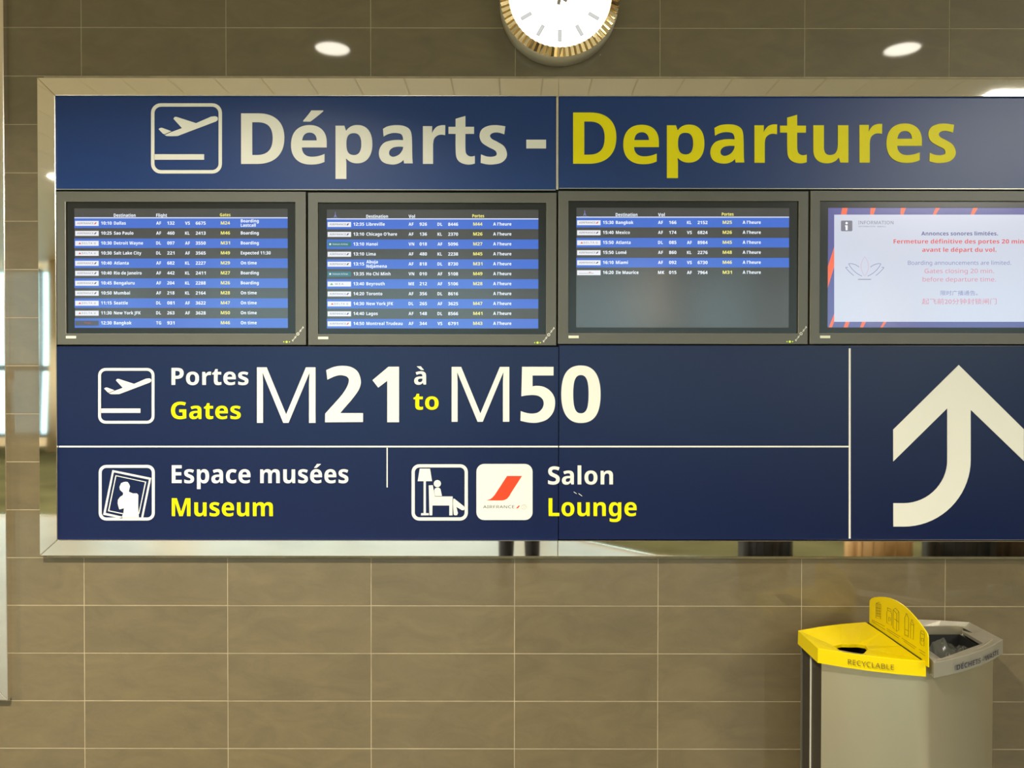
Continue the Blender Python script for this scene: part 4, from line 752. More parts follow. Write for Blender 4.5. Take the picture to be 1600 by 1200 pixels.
def monitor(i, rows, head):
    ca, op, di = MON[i]
    A_ = rw(ca, YM); B_ = rw(op, YM)
    t = tag(empty('flight_monitor' if i < 3 else 'information_monitor', ((A_[0] + A_[1]) / 2, 0, A_[2])), LBL[i], 'monitor')
    ring('casing', A_, B_, YM, -0.009, M_CASE, t, M_EDGE)
    D_ = rw(di, YD)
    B2 = (B_[0], B_[1], B_[2], B_[3])
    ring('bezel', B2, D_, YB, -0.009, M_BEZEL, t, None, 0)
    disp = box('display', D_[0], D_[1], YD, -0.009, D_[2], D_[3], M_LCD, t)
    x0, x1, y0, y1 = di
    Y1, Y2, Y3 = YD - .0004, YD - .0008, YD - .0012
    # sticker, lights and the small diagonal maker's mark on the casing
    sx = op[0] + .3
    lrect('sticker', sx, op[3] + 3.6, sx + 16, op[3] + 7.6, YM - .0006, M_PAPER, t)
    cx = op[1] - 13.5; cy = op[3] + 13
    if i < 3:
        flat('status_light', [circ(cx, cy, 1.7, 12)], YM - .0006, M_LEDG, t)
        flat('status_light', [circ(cx - 4.4, cy, .9, 8)], YM - .0006, M_LEDG, t)
        flat('status_light', [circ(cx + 4.4, cy, .9, 8)], YM - .0006, M_LEDG, t)
        gx, gy = op[1] + 4, op[3] + .6
        pol = []
        for k in range(-6, 7):
            if abs(k) < 2: continue
            px, py = gx + k * 1.35, gy - k * 1.72
            h = 1.15 if k % 3 else 1.7
            pol.append([(px - h * .8, py - h * .6), (px + .1, py - h * .95 + .2), (px + h * .8, py + h * .6), (px - .1, py + h * .95 - .2)])
        pol += [circ(gx, gy, 2.4, 14), circ(gx, gy, 1.3, 10)]
        flat('makers_mark', pol, YM - .0006, M_WHITE, t)
    if rows is None: return t, disp
    top = y0 + 15.4; pitch = (y1 - top) / 11 if i < 2 else 15.62
    lrect('rule', x0, top - 1.5, x1, top + .2, Y2, M_LINE, disp)
    for k in range(0, len(rows), 2):
        lrect('row_band', x0, top + .5 + k * pitch, x1, top + (k + 1) * pitch - .2, Y1, M_ROWB, disp)
    # small tower emblem at the head
    ex = x0 + 13.3; ey = top - 3
    flat('tower_emblem', [[(ex - .35, ey - 8.5), (ex + .35, ey - 8.5), (ex + .6, ey - 4), (ex + 2.6, ey), (ex + 1, ey), (ex, ey - 2), (ex - 1, ey), (ex - 2.6, ey), (ex - .6, ey - 4)], rect(ex - 7, ey + 1, ex + 7, ey + 1.6)], Y1, M_TAGD if i == 0 else M_BLUET, disp)
    flat('lettering', flatw(word('B', 'Destination', x0 + 61.6, x0 + 95.6, top - 2.3, 4.8, 10)), Y1, M_LCDW, disp)
    flat('lettering', flatw(word('B', head[0], x0 + 127.8, x0 + 127.8 + head[2], top - 2.3, 4.8, 10)), Y1, M_LCDW, disp)
    flat('lettering', flatw(word('B', head[1], x0 + 227.4, x0 + 227.4 + head[3], top - 3, 4.8, 10)), Y1, M_LCDY, disp)
    for k, (lg, tm, dest, c1, n1, c2, n2, gate, st) in enumerate(rows):
        ty = top + k * pitch; b = ty + 10
        flat('time', flatw(word('B', tm, x0 + 41.6, x0 + 58.4, b, 4.9)), Y2, M_LCDW, disp)
        def two(s, x, bb):
            Q = []
            L = s.split('/')
            if len(L) == 1: Q += flatw(word('B', L[0], x, None, bb, 4.9, 16))
            else:
                Q += flatw(word('B', L[0], x, None, bb - 3.3, 4.9, 16)); Q += flatw(word('B', L[1], x, None, bb + 3.5, 4.9, 16))
            return Q
        flat('destination', two(dest, x0 + 61.8, b), Y2, M_LCDW, disp)
        flat('airline_code', flatw(word('B', c1, x0 + 127.8, None, b, 4.9, 40)), Y2, M_LCDW, disp); flat('flight_number', flatw(word('B', n1, x0 + 145, x0 + 156.5, b, 4.9)), Y2, M_LCDW, disp)
        if c2: flat('airline_code', flatw(word('B', c2, x0 + 173, None, b + .1, 4.9, 20)), Y2, M_LCDW, disp); flat('flight_number', flatw(word('B', n2, x0 + 189.6, x0 + 205.2, b + .1, 4.9)), Y2, M_LCDW, disp)
        flat('flight_status', two(st, x0 + 260, b - .2), Y2, M_LCDW, disp)
        if gate: flat('gate_number', flatw(word('B', gate, x0 + 228.8, x0 + 243.2, b - .2, 4.9)), Y2, M_LCDY, disp)
        a0, a1, b0, b1 = x0 + 1.3, x0 + 38, ty + 4.2, ty + 11.9
        lrect('airline_tag', a0, b0, a1, b1, Y2, {2: M_TAGT, 4: M_TAGD}.get(lg, M_TAGW), disp)
        if lg == 0:
            flat('tag_lettering', flatw(word('R', 'AIRFRANCE', a0 + 3, a1 - 8, b1 - 2.7, 2.7, 20)), Y3, M_TXK, disp)
            flat('tag_mark', [[(a1 - 5.4, b0 + 2.3), (a1 - 3, b0 + 2.3), (a1 - 5.2, b1 - 2.5), (a1 - 7.4, b1 - 2.5)]], Y3, M_TXR if (i, k) in ((1, 10), (2, 0), (0, 0)) else M_TXK, disp)
        elif lg == 1:
            flat('tag_lettering', flatw(word('R', 'DELTA', a0 + 10.5, a1 - 10, b1 - 2.7, 2.7, 220)) + [circ(a1 - 6, (b0 + b1) / 2, 1.3, 10), circ(a1 - 6, (b0 + b1) / 2, .9, 10)], Y3, M_TXK, disp)
            flat('tag_mark', [[(a0 + 7.2, b0 + 2), (a0 + 9.3, b1 - 2.6), (a0 + 5.1, b1 - 2.6)]], Y3, M_TXR, disp)
        elif lg == 2:
            flat('tag_lettering', flatw(word('R', 'Vietnam Airlines', a0 + 7.5, a1 - 5, b1 - 2.8, 2.6, 10)) + [circ(a0 + 4, (b0 + b1) / 2 - .2, 1.6, 10)], Y3, M_TAGW, disp)
        elif lg == 3:
            flat('tag_lettering', flatw(word('R', 'MEA', a0 + 12, a1 - 12, b1 - 2.7, 2.6, 300)), Y3, M_TXK, disp)
            flat('tag_mark', [[(a0 + 6.2, b0 + 2), (a0 + 8.6, b1 - 2.4), (a0 + 3.8, b1 - 2.4)]], Y3, M_TXG, disp)
        elif lg == 4:
            flat('tag_lettering', flatw(word('R', 'THAI', a0 + 14, a0 + 24.5, b1 - 2.9, 2.4, 60)), Y3, M_TXR, disp)
        else:
            flat('tag_lettering', [rect(a0 + 3, b1 - 3.2, a0 + 26, b1 - 2.7)], Y3, M_TXK, disp)
            flat('tag_mark', [[(a0 + 18, b0 + 2.6), (a0 + 23, b0 + 2.9), (a0 + 19, b0 + 4)]], Y3, M_TXR, disp)
    return t, disp
monitor(0, S1, ('Flight', 'Gates', 17, 16.5)); monitor(1, S2, ('Vol', 'Portes', 10, 18.5)); monitor(2, S3, ('Vol', 'Portes', 10.5, 18.5))
t4, d4 = monitor(3, None, None)
Y1, Y2 = YD - .0004, YD - .0008
lrect('violet_field', 1293.2, 324.8, 1627, 511.8, YD - .0002, M_VIOLET, d4)
lrect('notice_card', 1303.4, 335.4, 1617, 502.8, Y1, M_CARD, d4)
Y01 = YD - .0003
def stripes(L):
    for q in L: flat('stripe', [q], Y01, M_STRIPE, d4)
stripes([[(1316, 324.9), (1324.6, 324.9), (1322.6, 335.3), (1314, 335.3)], [(1360.4, 324.9), (1368.5, 324.9), (1365, 335.3), (1359.6, 335.3)], [(1407.6, 324.9), (1415.6, 324.9), (1411.6, 335.3), (1407, 335.3)],
         [(1462, 324.9), (1468.5, 324.9), (1462, 335.3), (1457.5, 335.3)], [(1520.5, 324.9), (1528, 324.9), (1522, 335.3), (1516.5, 335.3)],
         [(1303.3, 386), (1303.3, 417), (1293.3, 450), (1293.3, 417)], [(1303.3, 490), (1303.3, 502.8), (1300, 511.7), (1295, 511.7)],
         [(1321.5, 502.9), (1327.5, 502.9), (1324.5, 511.7), (1318, 511.7)], [(1347, 502.9), (1353, 502.9), (1348.5, 511.7), (1344, 511.7)], [(1381, 502.9), (1385, 502.9), (1379, 511.7), (1375.5, 511.7)]])
flat('information_icon', [rrect(1314, 344.6, 1331.8, 361.3, 1.8)], Y2, M_GREYT, d4)
flat('information_icon_letter', [circ(1322.8, 348.6, 1.9, 12), [(1320.4, 352), (1324.4, 352), (1324.4, 359.8), (1321.2, 359.8), (1321.2, 354), (1320.4, 354)]], YD - .0012, M_LCDW, d4)
def note(s, x0, x1, b, cap, m, f='B', tr=10): flat('lettering', flatw(word(f, s, x0, x1, b, cap, tr)), Y2, m, d4)
note('INFORMATION', 1341, 1396, 350.4, 5.2, M_GREYT, 'R', 40)
note('INFORMATION', 1341.2, 1367.3, 354.9, 2.1, M_GREYT, 'R', 20)
note('Annonces sonores limitées.', 1439.6, 1559.4, 367.8, 5.9, M_NAVYT)
note('Fermeture définitive des portes 20 min', 1396.2, 1599.4, 380.5, 6.6, M_REDT)
note('avant le départ du vol.', 1441, 1557, 393.5, 6.6, M_REDT)
note('Boarding announcements are limited.', 1418.6, 1580, 413.7, 6.2, M_BLUET, 'R')
note('Gates closing 20 min.', 1444.6, 1553.4, 426.7, 6.6, M_PINKT, 'R')
note('before departure time.', 1441.6, 1556.2, 439.8, 6.6, M_PINKT, 'R')
def cjk(s, x0, x1, base, h, m):
    """characters drawn by the program's own text object, then laid on the card"""
    cu = bpy.data.curves.new('text', 'FONT'); cu.body = s; cu.resolution_u = 3; cu.size = 1
    o = bpy.data.objects.new('text', cu); COL.objects.link(o)
    bpy.context.view_layer.update()
    me = bpy.data.meshes.new_from_object(o.evaluated_get(bpy.context.evaluated_depsgraph_get()))
    v = [x.co.copy() for x in me.vertices]; f = [tuple(p.vertices) for p in me.polygons]
    bpy.data.objects.remove(o); bpy.data.curves.remove(cu); bpy.data.meshes.remove(me)
    if not v: return
    a = min(p.x for p in v); b = max(p.x for p in v); c = min(p.y for p in v); d = max(p.y for p in v)
    vv = [W(x0 + (p.x - a) / (b - a) * (x1 - x0), base - (p.y - c) / (d - c) * h, Y2) for p in v]
    mesh('lettering', vv, f, m, d4, loc=vv[0])
cjk('限时广播通告。', 1469.6, 1527.5, 461.6, 7.6, M_BLUET)
cjk('起飞前20分钟封锁闸门', 1440.6, 1557, 475.6, 9.4, M_PINKT)
cjk('信息中心', 1370.5, 1384.5, 355.2, 2.4, M_GREYT)
Z = lambda p: zoomed(p, 1260, 290, 8)
def arcp(a, b, bul, n=10):
    ax, ay = a; bx, by = b; mx, my = (ax + bx) / 2 + (by - ay) * bul, (ay + by) / 2 - (bx - ax) * bul
    return [((1 - t) ** 2 * ax + 2 * t * (1 - t) * mx + t * t * bx, (1 - t) ** 2 * ay + 2 * t * (1 - t) * my + t * t * by) for t in [i / n for i in range(n + 1)]]
pt = arcp((730, 885), (730, 1135), -.4) ; pt2 = arcp((730, 1135), (730, 885), -.4)
flat('lotus_petal', [Z(pt + pt2[1:-1]), Z([(730 + (x - 730) * .86, 1010 + (y - 1010) * .93) for x, y in pt + pt2[1:-1]])], Y2, M_LILAC, d4)
def lst(L): flat('lotus_petal', [Z(stroke(L, 7))], Y2, M_BLUET, d4)
for sgn in (1, -1):
    F = lambda L: [(730 + sgn * (x - 730), y) for x, y in L]
    lst(F(arcp((800, 1020), (930, 975), .2))); lst(F(arcp((932, 978), (765, 1132), .18))); lst(F(arcp((970, 1025), (868, 1125), .06))); lst(F([(940, 1022), (970, 1022)]))
flat('lotus_line', [Z(rect(645, 1168, 808, 1176))], Y2, M_GREYT, d4)

# ------------------------------------------------------------------ clock
RC = 0.100                                  # bezel stands this far off the wall
cc = W(875, -5.4, -RC); kx = (CAM_D - RC) / FPX
ck = tag(empty('wall_clock', (cc.x, 0, cc.z)), 'round white-dialled wall clock with a gold fluted bezel, cut by the top edge', 'clock')
def lathe(name, prof, m, parent, n=96, smooth=True, cx=0, cz=0):
    v = []; f = []
    for r, y in prof: v += [(cx + r * cos(2 * pi * i / n), y, cz + r * sin(2 * pi * i / n)) for i in range(n)]
    for j in range(len(prof) - 1):
        for i in range(n): f.append((j * n + i, j * n + (i + 1) % n, (j + 1) * n + (i + 1) % n, (j + 1) * n + i))
    if prof[0][0] < 1e-6: pass
    return mesh(name, v, f, m, parent, smooth, loc=(cx, 0, cz))
RB = 93.0 * kx
lathe('case', [(RB * .6, -.001), (RB * 1.005, -.002), (RB * 1.008, -.055), (RB * 1.0, -.085), (RB * .985, -.093), (RB * .9, -.094)], M_CLOCKCASE, ck, cx=cc.x, cz=cc.z)
nf_ = 62; v = []; f = []; N = nf_ * 2
for (r, y) in ((RB * .985, -.088), (RB * .995, -.094), (RB * .86, -.107), (RB * .845, -.100)):
    for i in range(N):
        a = 2 * pi * i / N; hi = (i % 2 == 0)
        dr = (.0026 if hi else -.0014) if r > RB * .98 else 0
        dy = (-.0065 if hi else .0) if y in (-.094, -.107) else 0
        v.append((cc.x + (r + dr) * cos(a), y + dy, cc.z + (r + dr) * sin(a)))
for j in range(3):
    for i in range(N): f.append((j * N + i, j * N + (i + 1) % N, (j + 1) * N + (i + 1) % N, (j + 1) * N + i))
mesh('fluted_bezel', v, f, M_GOLD, ck, loc=(cc.x, 0, cc.z))
bm = bmesh.new(); bmesh.ops.create_circle(bm, segments=96, radius=RB * .85, cap_ends=True, matrix=Matrix.Rotation(pi / 2, 4, 'X'))
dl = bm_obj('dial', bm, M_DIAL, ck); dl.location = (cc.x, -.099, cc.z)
for h in range(12):
    a = radians(30 * h)
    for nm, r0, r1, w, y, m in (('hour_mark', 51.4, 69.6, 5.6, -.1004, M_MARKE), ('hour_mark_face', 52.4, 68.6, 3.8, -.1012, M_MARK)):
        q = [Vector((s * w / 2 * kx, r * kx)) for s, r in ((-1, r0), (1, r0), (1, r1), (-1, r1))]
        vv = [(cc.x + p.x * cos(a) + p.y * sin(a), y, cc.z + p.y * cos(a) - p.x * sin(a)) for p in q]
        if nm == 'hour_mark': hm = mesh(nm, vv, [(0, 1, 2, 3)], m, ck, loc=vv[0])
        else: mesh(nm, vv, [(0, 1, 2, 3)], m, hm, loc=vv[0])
for nm, ang, L, w in (('minute_hand', 11.0, 60, 5), ('hour_hand', 301.0, 40, 6)):
    a = radians(ang); q = [(-w / 2, -13), (w / 2, -13), (w / 2 * .8, L), (-w / 2 * .8, L)]
    bm = bmesh.new(); vv = []
    for y in ((-.104, -.102) if nm == 'minute_hand' else (-.1025, -.1015)):
        vv.append([bm.verts.new((cc.x + kx * (px * cos(a) + pz * sin(a)), y, cc.z + kx * (pz * cos(a) - px * sin(a)))) for px, pz in q])
    bm.faces.new(vv[0]); bm.faces.new(vv[1][::-1])
    for i in range(4): bm.faces.new((vv[0][i], vv[1][i], vv[1][(i + 1) % 4], vv[0][(i + 1) % 4]))
    bm_obj(nm, bm, M_HAND, ck)

# ------------------------------------------------------------------ recycling bin
HT = CAM_H - 1.018                          # height of the lid's rim
SK = 0.053
P2 = lambda px, py, z=HT: HZ(px, py, z)
bn = tag(empty('recycling_bin', (1.5, -.3, 0)), 'two-part waste bin with a yellow recycling lid and a grey waste lid under the board', 'waste bin')
def arc3(a, b, bulge, n=10):                # plan arc from a to b bulging by `bulge` metres to the right of a->b
    a = Vector(a[:2]); b = Vector(b[:2]); d = b - a; nrm = Vector((d.y, -d.x)).normalized(); out = []
    for i in range(n + 1):
        t = i / n; out.append(a + d * t + nrm * bulge * 4 * t * (1 - t))
    return out
B1 = Vector((1.168, -CAM_D + 2.906)); B2_ = Vector((1.478, -CAM_D + 2.762)); B3 = Vector((1.868, -CAM_D + 2.992)); B4 = Vector((1.862, -CAM_D + 3.175)); B5 = Vector((1.50, -CAM_D + 3.19)); B6 = Vector((1.168, -CAM_D + 3.105))
def body_ring(off=0):
    L = arc3(B1, B2_, .018, 12)[:-1] + arc3(B2_, B3, .030, 14)[:-1]
    return L
front = body_ring() + [B3]
backp = [B4] + arc3(B4, B6, .018, 10)[1:]
# front shell, back shell, dark end flank with its bright seam
def wallstrip(name, pts, z0, z1, m, parent, th=.004, smooth=True):
    n = len(pts); v = []
    cen = Vector((1.5, -.25))
    inn = []
    for i, p in enumerate(pts):
        a = pts[max(0, i - 1)]; b = pts[min(n - 1, i + 1)]; d = (b - a).normalized(); nn = Vector((-d.y, d.x))
        if nn.dot(cen - p) < 0: nn = -nn
        inn.append(p + nn * th)
    for L, z in ((pts, z0), (pts, z1), (inn, z1), (inn, z0)): v += [(p.x, p.y, z) for p in L]
    f = []
    for j in range(4):
        k2 = (j + 1) % 4
        for i in range(n - 1): f.append((j * n + i, j * n + i + 1, k2 * n + i + 1, k2 * n + i))
    f += [(0, n, 2 * n, 3 * n), (n - 1, 4 * n - 1, 3 * n - 1, 2 * n - 1)]
    bm = bmesh.new(); vv = [bm.verts.new(q) for q in v]
    for q in f: bm.faces.new([vv[i] for i in q])
    bmesh.ops.recalc_face_normals(bm, faces=bm.faces)
    o = bm_obj(name, bm, m, parent)
    if smooth:
        for p in o.data.polygons: p.use_smooth = abs(p.normal.z) < .5
        o.data.set_sharp_from_angle(angle=radians(35))
    return o
wallstrip('front_shell', front, 0.0, HT - .006, M_BINB, bn)
wallstrip('back_shell', backp, 0.0, HT - .012, M_BINB, bn)
B1b = B1 + Vector((.003, .002)); mid = (B1 + B6) / 2
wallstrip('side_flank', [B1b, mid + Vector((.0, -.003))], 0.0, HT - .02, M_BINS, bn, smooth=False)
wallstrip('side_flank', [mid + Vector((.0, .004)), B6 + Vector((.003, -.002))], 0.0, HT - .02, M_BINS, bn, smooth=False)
wallstrip('seam_strip', [mid + Vector((-.004, -.003)), mid + Vector((-.004, .0025))], 0.0, HT - .02, M_SEAM, bn, smooth=False)
wallstrip('corner_strip', [B6 + Vector((-.001, -.004)), B6 + Vector((-.001, .004))], 0.0, HT - .02, M_CASE, bn, smooth=False)
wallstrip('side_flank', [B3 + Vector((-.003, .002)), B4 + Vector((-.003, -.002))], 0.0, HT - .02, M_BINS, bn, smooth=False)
# inner well: near-black lining added so the inside reads as shaded
ringp = [p for p in front] + backp
c0 = Vector((1.5, -.26)); inset = [c0 + (p - c0) * .965 for p in ringp]
n = len(inset)
wallstrip('shade_lining', [c0 + (p - c0) * .93 for p in ringp] + [c0 + (ringp[0] - c0) * .93], .52, HT - .043, M_DARK, bn, smooth=False)
mesh('inner_tray', [(p.x, p.y, .52) for p in inset], [tuple(range(n))], M_DARK, bn)
def lid(name, rim, inner, m, zi, label=None, flatrim=None):
    """rim: outline points (Vector2) in order; inner: same number of points, lower; skirt hangs from the rim"""
    n = len(rim); cen = sum(rim, Vector((0, 0))) / n
    v = []; L = []
    zt = HT
    up = [(p.x, p.y, zt) for p in rim]
    cin = lambda p, k: cen + (p - cen) * k
    ring_ = [up,
             [(cin(p, .988).x, cin(p, .988).y, zt + .0015) for p in rim],
             [tuple(q) for q in inner],
             [(q[0], q[1], q[2] - .012) for q in inner]]
    low = [(cin(p, 1.004).x, cin(p, 1.004).y, zt - SK) for p in rim]
    lowi = [(cin(p, .985).x, cin(p, .985).y, zt - SK) for p in rim]
    top2 = [(cin(p, .982).x, cin(p, .982).y, zt - .006) for p in rim]
    rings = [top2, lowi, low] + ring_
    for r in rings: v += r
    f = []
    for j in range(len(rings) - 1):
        for i in range(n): f.append((j * n + i, j * n + (i + 1) % n, (j + 1) * n + (i + 1) % n, (j + 1) * n + i))
    o = mesh(name, v, f, m, bn)
    if label: o['label'] = label
    return o
V2 = lambda p: Vector((p.x, p.y))
# yellow lid
yA = V2(P2(1278, 1013.5)); yB = V2(P2(1446.5, 1034)); yC = V2(P2(1352.5, 972.2)); yD = V2(P2(1247, 985.5))
ZI = HT - .034
Hh = lambda x, y: P2(1230 + x / 8, 920 + y / 8, HT - (.030 if y < 740 else .018 if y < 792 else .007))
rim = arc3(yA, yB, .016, 4)[:-1]                          # 4 front points
rim += [yB + (yC - yB) * t for t in (0, .35, .7)]         # 3 divider side
rim += arc3(yC, yD, .012, 3)[:-1]                         # 3 back
rim += [yD, yD + (yA - yD) * .5]                          # 2 end
inner = [Hh(*q) for q in ((700, 795), (770, 808), (850, 820), (905, 829), (962, 805), (1008, 755), (975, 708), (880, 694), (770, 695), (680, 692), (580, 714), (640, 757))]
ly = lid('recyclable_lid', rim, inner, M_LIDY, ZI, 'yellow recycling lid with a rounded opening')
# grey lid
gA = V2(P2(1459.5, 1036)); gB = V2(P2(1567, 999.5)); gC = V2(P2(1515, 972.5)); gD = V2(P2(1385, 967.5))
ZG = HT - .030
G = lambda x, y: V2(P2(x, y, ZG))
rimg = arc3(gA, gB, .022, 5)[:-1] + [gB, gB + (gC - gB) * .5] + arc3(gC, gD, .012, 3)[:-1] + [gD + (gA - gD) * t for t in (0, .33, .66)]
G = lambda x, y, z=.030: P2(x, y, HT - z)
fa, fb, fc, fd = G(1470, 1029, .012), G(1536, 1005, .018), G(1503, 985.5, .032), G(1405, 983, .032)
innerg = [fa, fa + (fb - fa) * .25, fa + (fb - fa) * .5, fa + (fb - fa) * .75, fa + (fb - fa) * 1.0, fb, fc][:5]
innerg = [fa, fa.lerp(fb, .25), fa.lerp(fb, .5), fa.lerp(fb, .75), fa.lerp(fb, .9), fb, fb.lerp(fc, .6), fc, fc.lerp(fd, .4), fc.lerp(fd, .8), fd, fd.lerp(fa, .5)]
rimg = arc3(gA, gB, .022, 5)[:-1] + [gB, gB.lerp(gC, .5)] + arc3(gC, gD, .012, 3)[:-1] + [gD, gD.lerp(gA, .5)]
rimg = rimg[:12]
while len(innerg) > len(rimg): innerg.pop(8)
lg_ = lid('waste_lid', rimg, innerg, M_LIDG, ZG, 'grey waste lid with a wide opening')
# lettering on the two skirts: mapped from the photograph onto the curved front faces
def skirt_text(s, a, b, bulge, u0, u1, zb, cap, m, lidobj, x_letters=20, font='R'):
    L = (b - a).length; d = (b - a) / L; nrm = Vector((d.y, -d.x))
    polys = flatw(word(font, s, u0 * 1000, u1 * 1000, 0, cap * 1000, x_letters))
    def mp(u, y):
        t = u / 1000 / L; p = a + d * (u / 1000) + nrm * (bulge * 4 * t * (1 - t) + .0065)
        return Vector((p.x, p.y, zb - y / 1000))
    return flat('lettering', polys, 0, m, lidobj, curve_map=mp)
La = (yB - yA).length
skirt_text('RECYCLABLE', yA, yB, .016, La * .285, La * .71, HT - .037, .0185, M_INKY, ly)
Lg = (gB - gA).length
skirt_text('DÉCHETS - WASTE', gA, gB, .022, Lg * .225, Lg * .86, HT - .039, .0185, M_INK, lg_, 20, 'B')
# yellow divider plate
pf = P2(1450.8, 1037); pb = P2(1358.5, 973.5)
pf = Vector((pf.x, pf.y, 0)); pb = Vector((pb.x, pb.y, 0)); dv = (pf - pb).normalized(); nv = Vector((dv.y, -dv.x, 0)).normalized()
if nv.x > 0: nv = -nv
def on_plate(px, py, off=0.0): return PL(px, py, pb + nv * off, nv)
Q = [(1359, 978), (1359.4, 938.5), (1362, 935.2), (1367, 933.4), (1374, 932.6), (1382, 932.8), (1390, 934.2), (1400, 938.3), (1411, 945), (1421, 954), (1431, 965), (1440, 976.5), (1446, 985), (1449.3, 990), (1450.6, 995), (1451, 1040)]
W3 = [on_plate(*q) for q in Q]
W3[0].z = HT - .03; W3[-1].z = HT - .012
bm = bmesh.new(); fa_ = [bm.verts.new(p + nv * .002) for p in W3]; fb_ = [bm.verts.new(p - nv * .002) for p in W3]
bm.faces.new(fa_); bm.faces.new(fb_[::-1])
for i in range(len(Q)): bm.faces.new((fa_[i], fa_[(i + 1) % len(Q)], fb_[(i + 1) % len(Q)], fb_[i]))
dvd = bm_obj('divider_plate', bm, M_LIDY, bn); dvd['label'] = 'yellow upright plate with packaging pictograms'
def icon(name, strokes, closed=()):
    Zp = lambda p: zoomed(p, 1360, 930, 9.23)
    polys = [Zp(stroke(s, 6)) for s in strokes]
    vv = []; ff = []
    for c in polys:
        b0 = len(vv); k = len(c) // 2
        vv += [on_plate(x, y, .0026) for x, y in c]
        for i in range(k - 1): ff.append((b0 + i, b0 + i + 1, b0 + 2 * k - 2 - i, b0 + 2 * k - 1 - i))
    return mesh(name, vv, ff, M_INKY, dvd, loc=vv[0])
icon('carton_mark', [[(82, 118), (80, 330), (145, 345), (150, 135)], [(82, 118), (125, 100), (150, 135), (82, 118)], [(100, 130), (100, 300)], [(125, 135), (125, 300)], [(82, 180), (148, 192)], [(82, 220), (148, 232)], [(82, 260), (148, 272)], [(85, 300), (148, 312)]])
icon('jar_mark', [[(245, 180), (295, 205), (300, 240), (245, 215), (245, 180)], [(245, 225), (235, 250), (235, 400), (305, 440), (308, 270), (295, 250)], [(262, 320), (285, 320), (288, 370), (262, 375), (262, 320)]])
icon('box_mark', [[(330, 210), (360, 185), (410, 240), (380, 270), (330, 210)], [(330, 210), (325, 470), (375, 520), (380, 270)], [(410, 240), (408, 505), (375, 520)], [(340, 340), (405, 385)]])
icon('bottle_mark', [[(512, 265), (535, 275), (532, 295), (552, 330), (545, 610), (495, 580), (495, 320), (512, 290), (512, 265)], [(497, 490), (548, 515)], [(505, 570), (545, 590)]])
icon('bottle_mark', [[(590, 350), (610, 360), (608, 385), (625, 420), (618, 640), (578, 620), (580, 400), (590, 380), (590, 350)], [(580, 415), (622, 435)]])
icon('can_mark', [[(730, 510), (770, 525), (778, 560), (772, 735), (735, 720), (718, 690), (722, 535), (730, 510)], [(728, 545), (770, 575)], [(735, 620), (765, 625), (765, 665), (735, 660), (735, 620)]])
icon('small_print', [[(20, 355), (205, 450)], [(20, 375), (215, 500)], [(235, 480), (430, 600)], [(235, 505), (410, 620)], [(450, 615), (660, 755)], [(480, 660), (640, 775)], [(700, 780), (790, 835)], [(710, 820), (790, 875)]])
# dark slot along the foot of the plate
bm = bmesh.new(); pf0 = pf - dv * .035; e0 = pf0 + nv * .009; e1 = pb + nv * .009
vv = [bm.verts.new((p.x, p.y, z)) for p, z in ((pf0 + nv * .003, HT + .002), (pb + nv * .003, HT + .002), (e1, HT + .002), (e0, HT + .002), (pf0 + nv * .003, HT - .03), (pb + nv * .003, HT - .03), (e1, HT - .03), (e0, HT - .03))]
for q in ((0, 1, 2, 3), (7, 6, 5, 4), (0, 4, 5, 1), (1, 5, 6, 2), (2, 6, 7, 3), (3, 7, 4, 0)): bm.faces.new([vv[i] for i in q])
bm_obj('slot_strip', bm, M_DARK, bn)
# clear crumpled liner sitting inside the grey side
random.seed(8)
nx, ny = 26, 16; v = []; f = []
for j in range(ny):
    for i in range(nx):
        s, t = i / (nx - 1), j / (ny - 1)
        p = fa.lerp(fb, s).lerp(fd.lerp(fc, s), t)
        p = Vector((p.x, p.y))
        p = Vector((1.66, -.22)) + (p - Vector((1.66, -.22))) * 1.03
        edge = min(s, 1 - s, t, 1 - t)
        z = HT - .052 - .06 * min(1, edge * 3.2) + random.uniform(-.016, .016) * min(1, edge * 8) + .018 * sin(s * 14 + t * 6)
        v.append((p.x + random.uniform(-.004, .004), p.y + random.uniform(-.004, .004), z))
for j in range(ny - 1):
    for i in range(nx - 1): f.append((j * nx + i, j * nx + i + 1, (j + 1) * nx + i + 1, (j + 1) * nx + i))
bag = mesh('bin_liner', v, f, M_BAG, None, True, loc=(1.66, -.27, .7))
sm = bag.modifiers.new('subdivision', 'SUBSURF'); sm.levels = sm.render_levels = 2
tag(bag, 'crumpled clear plastic liner inside the grey waste opening', 'bin liner')

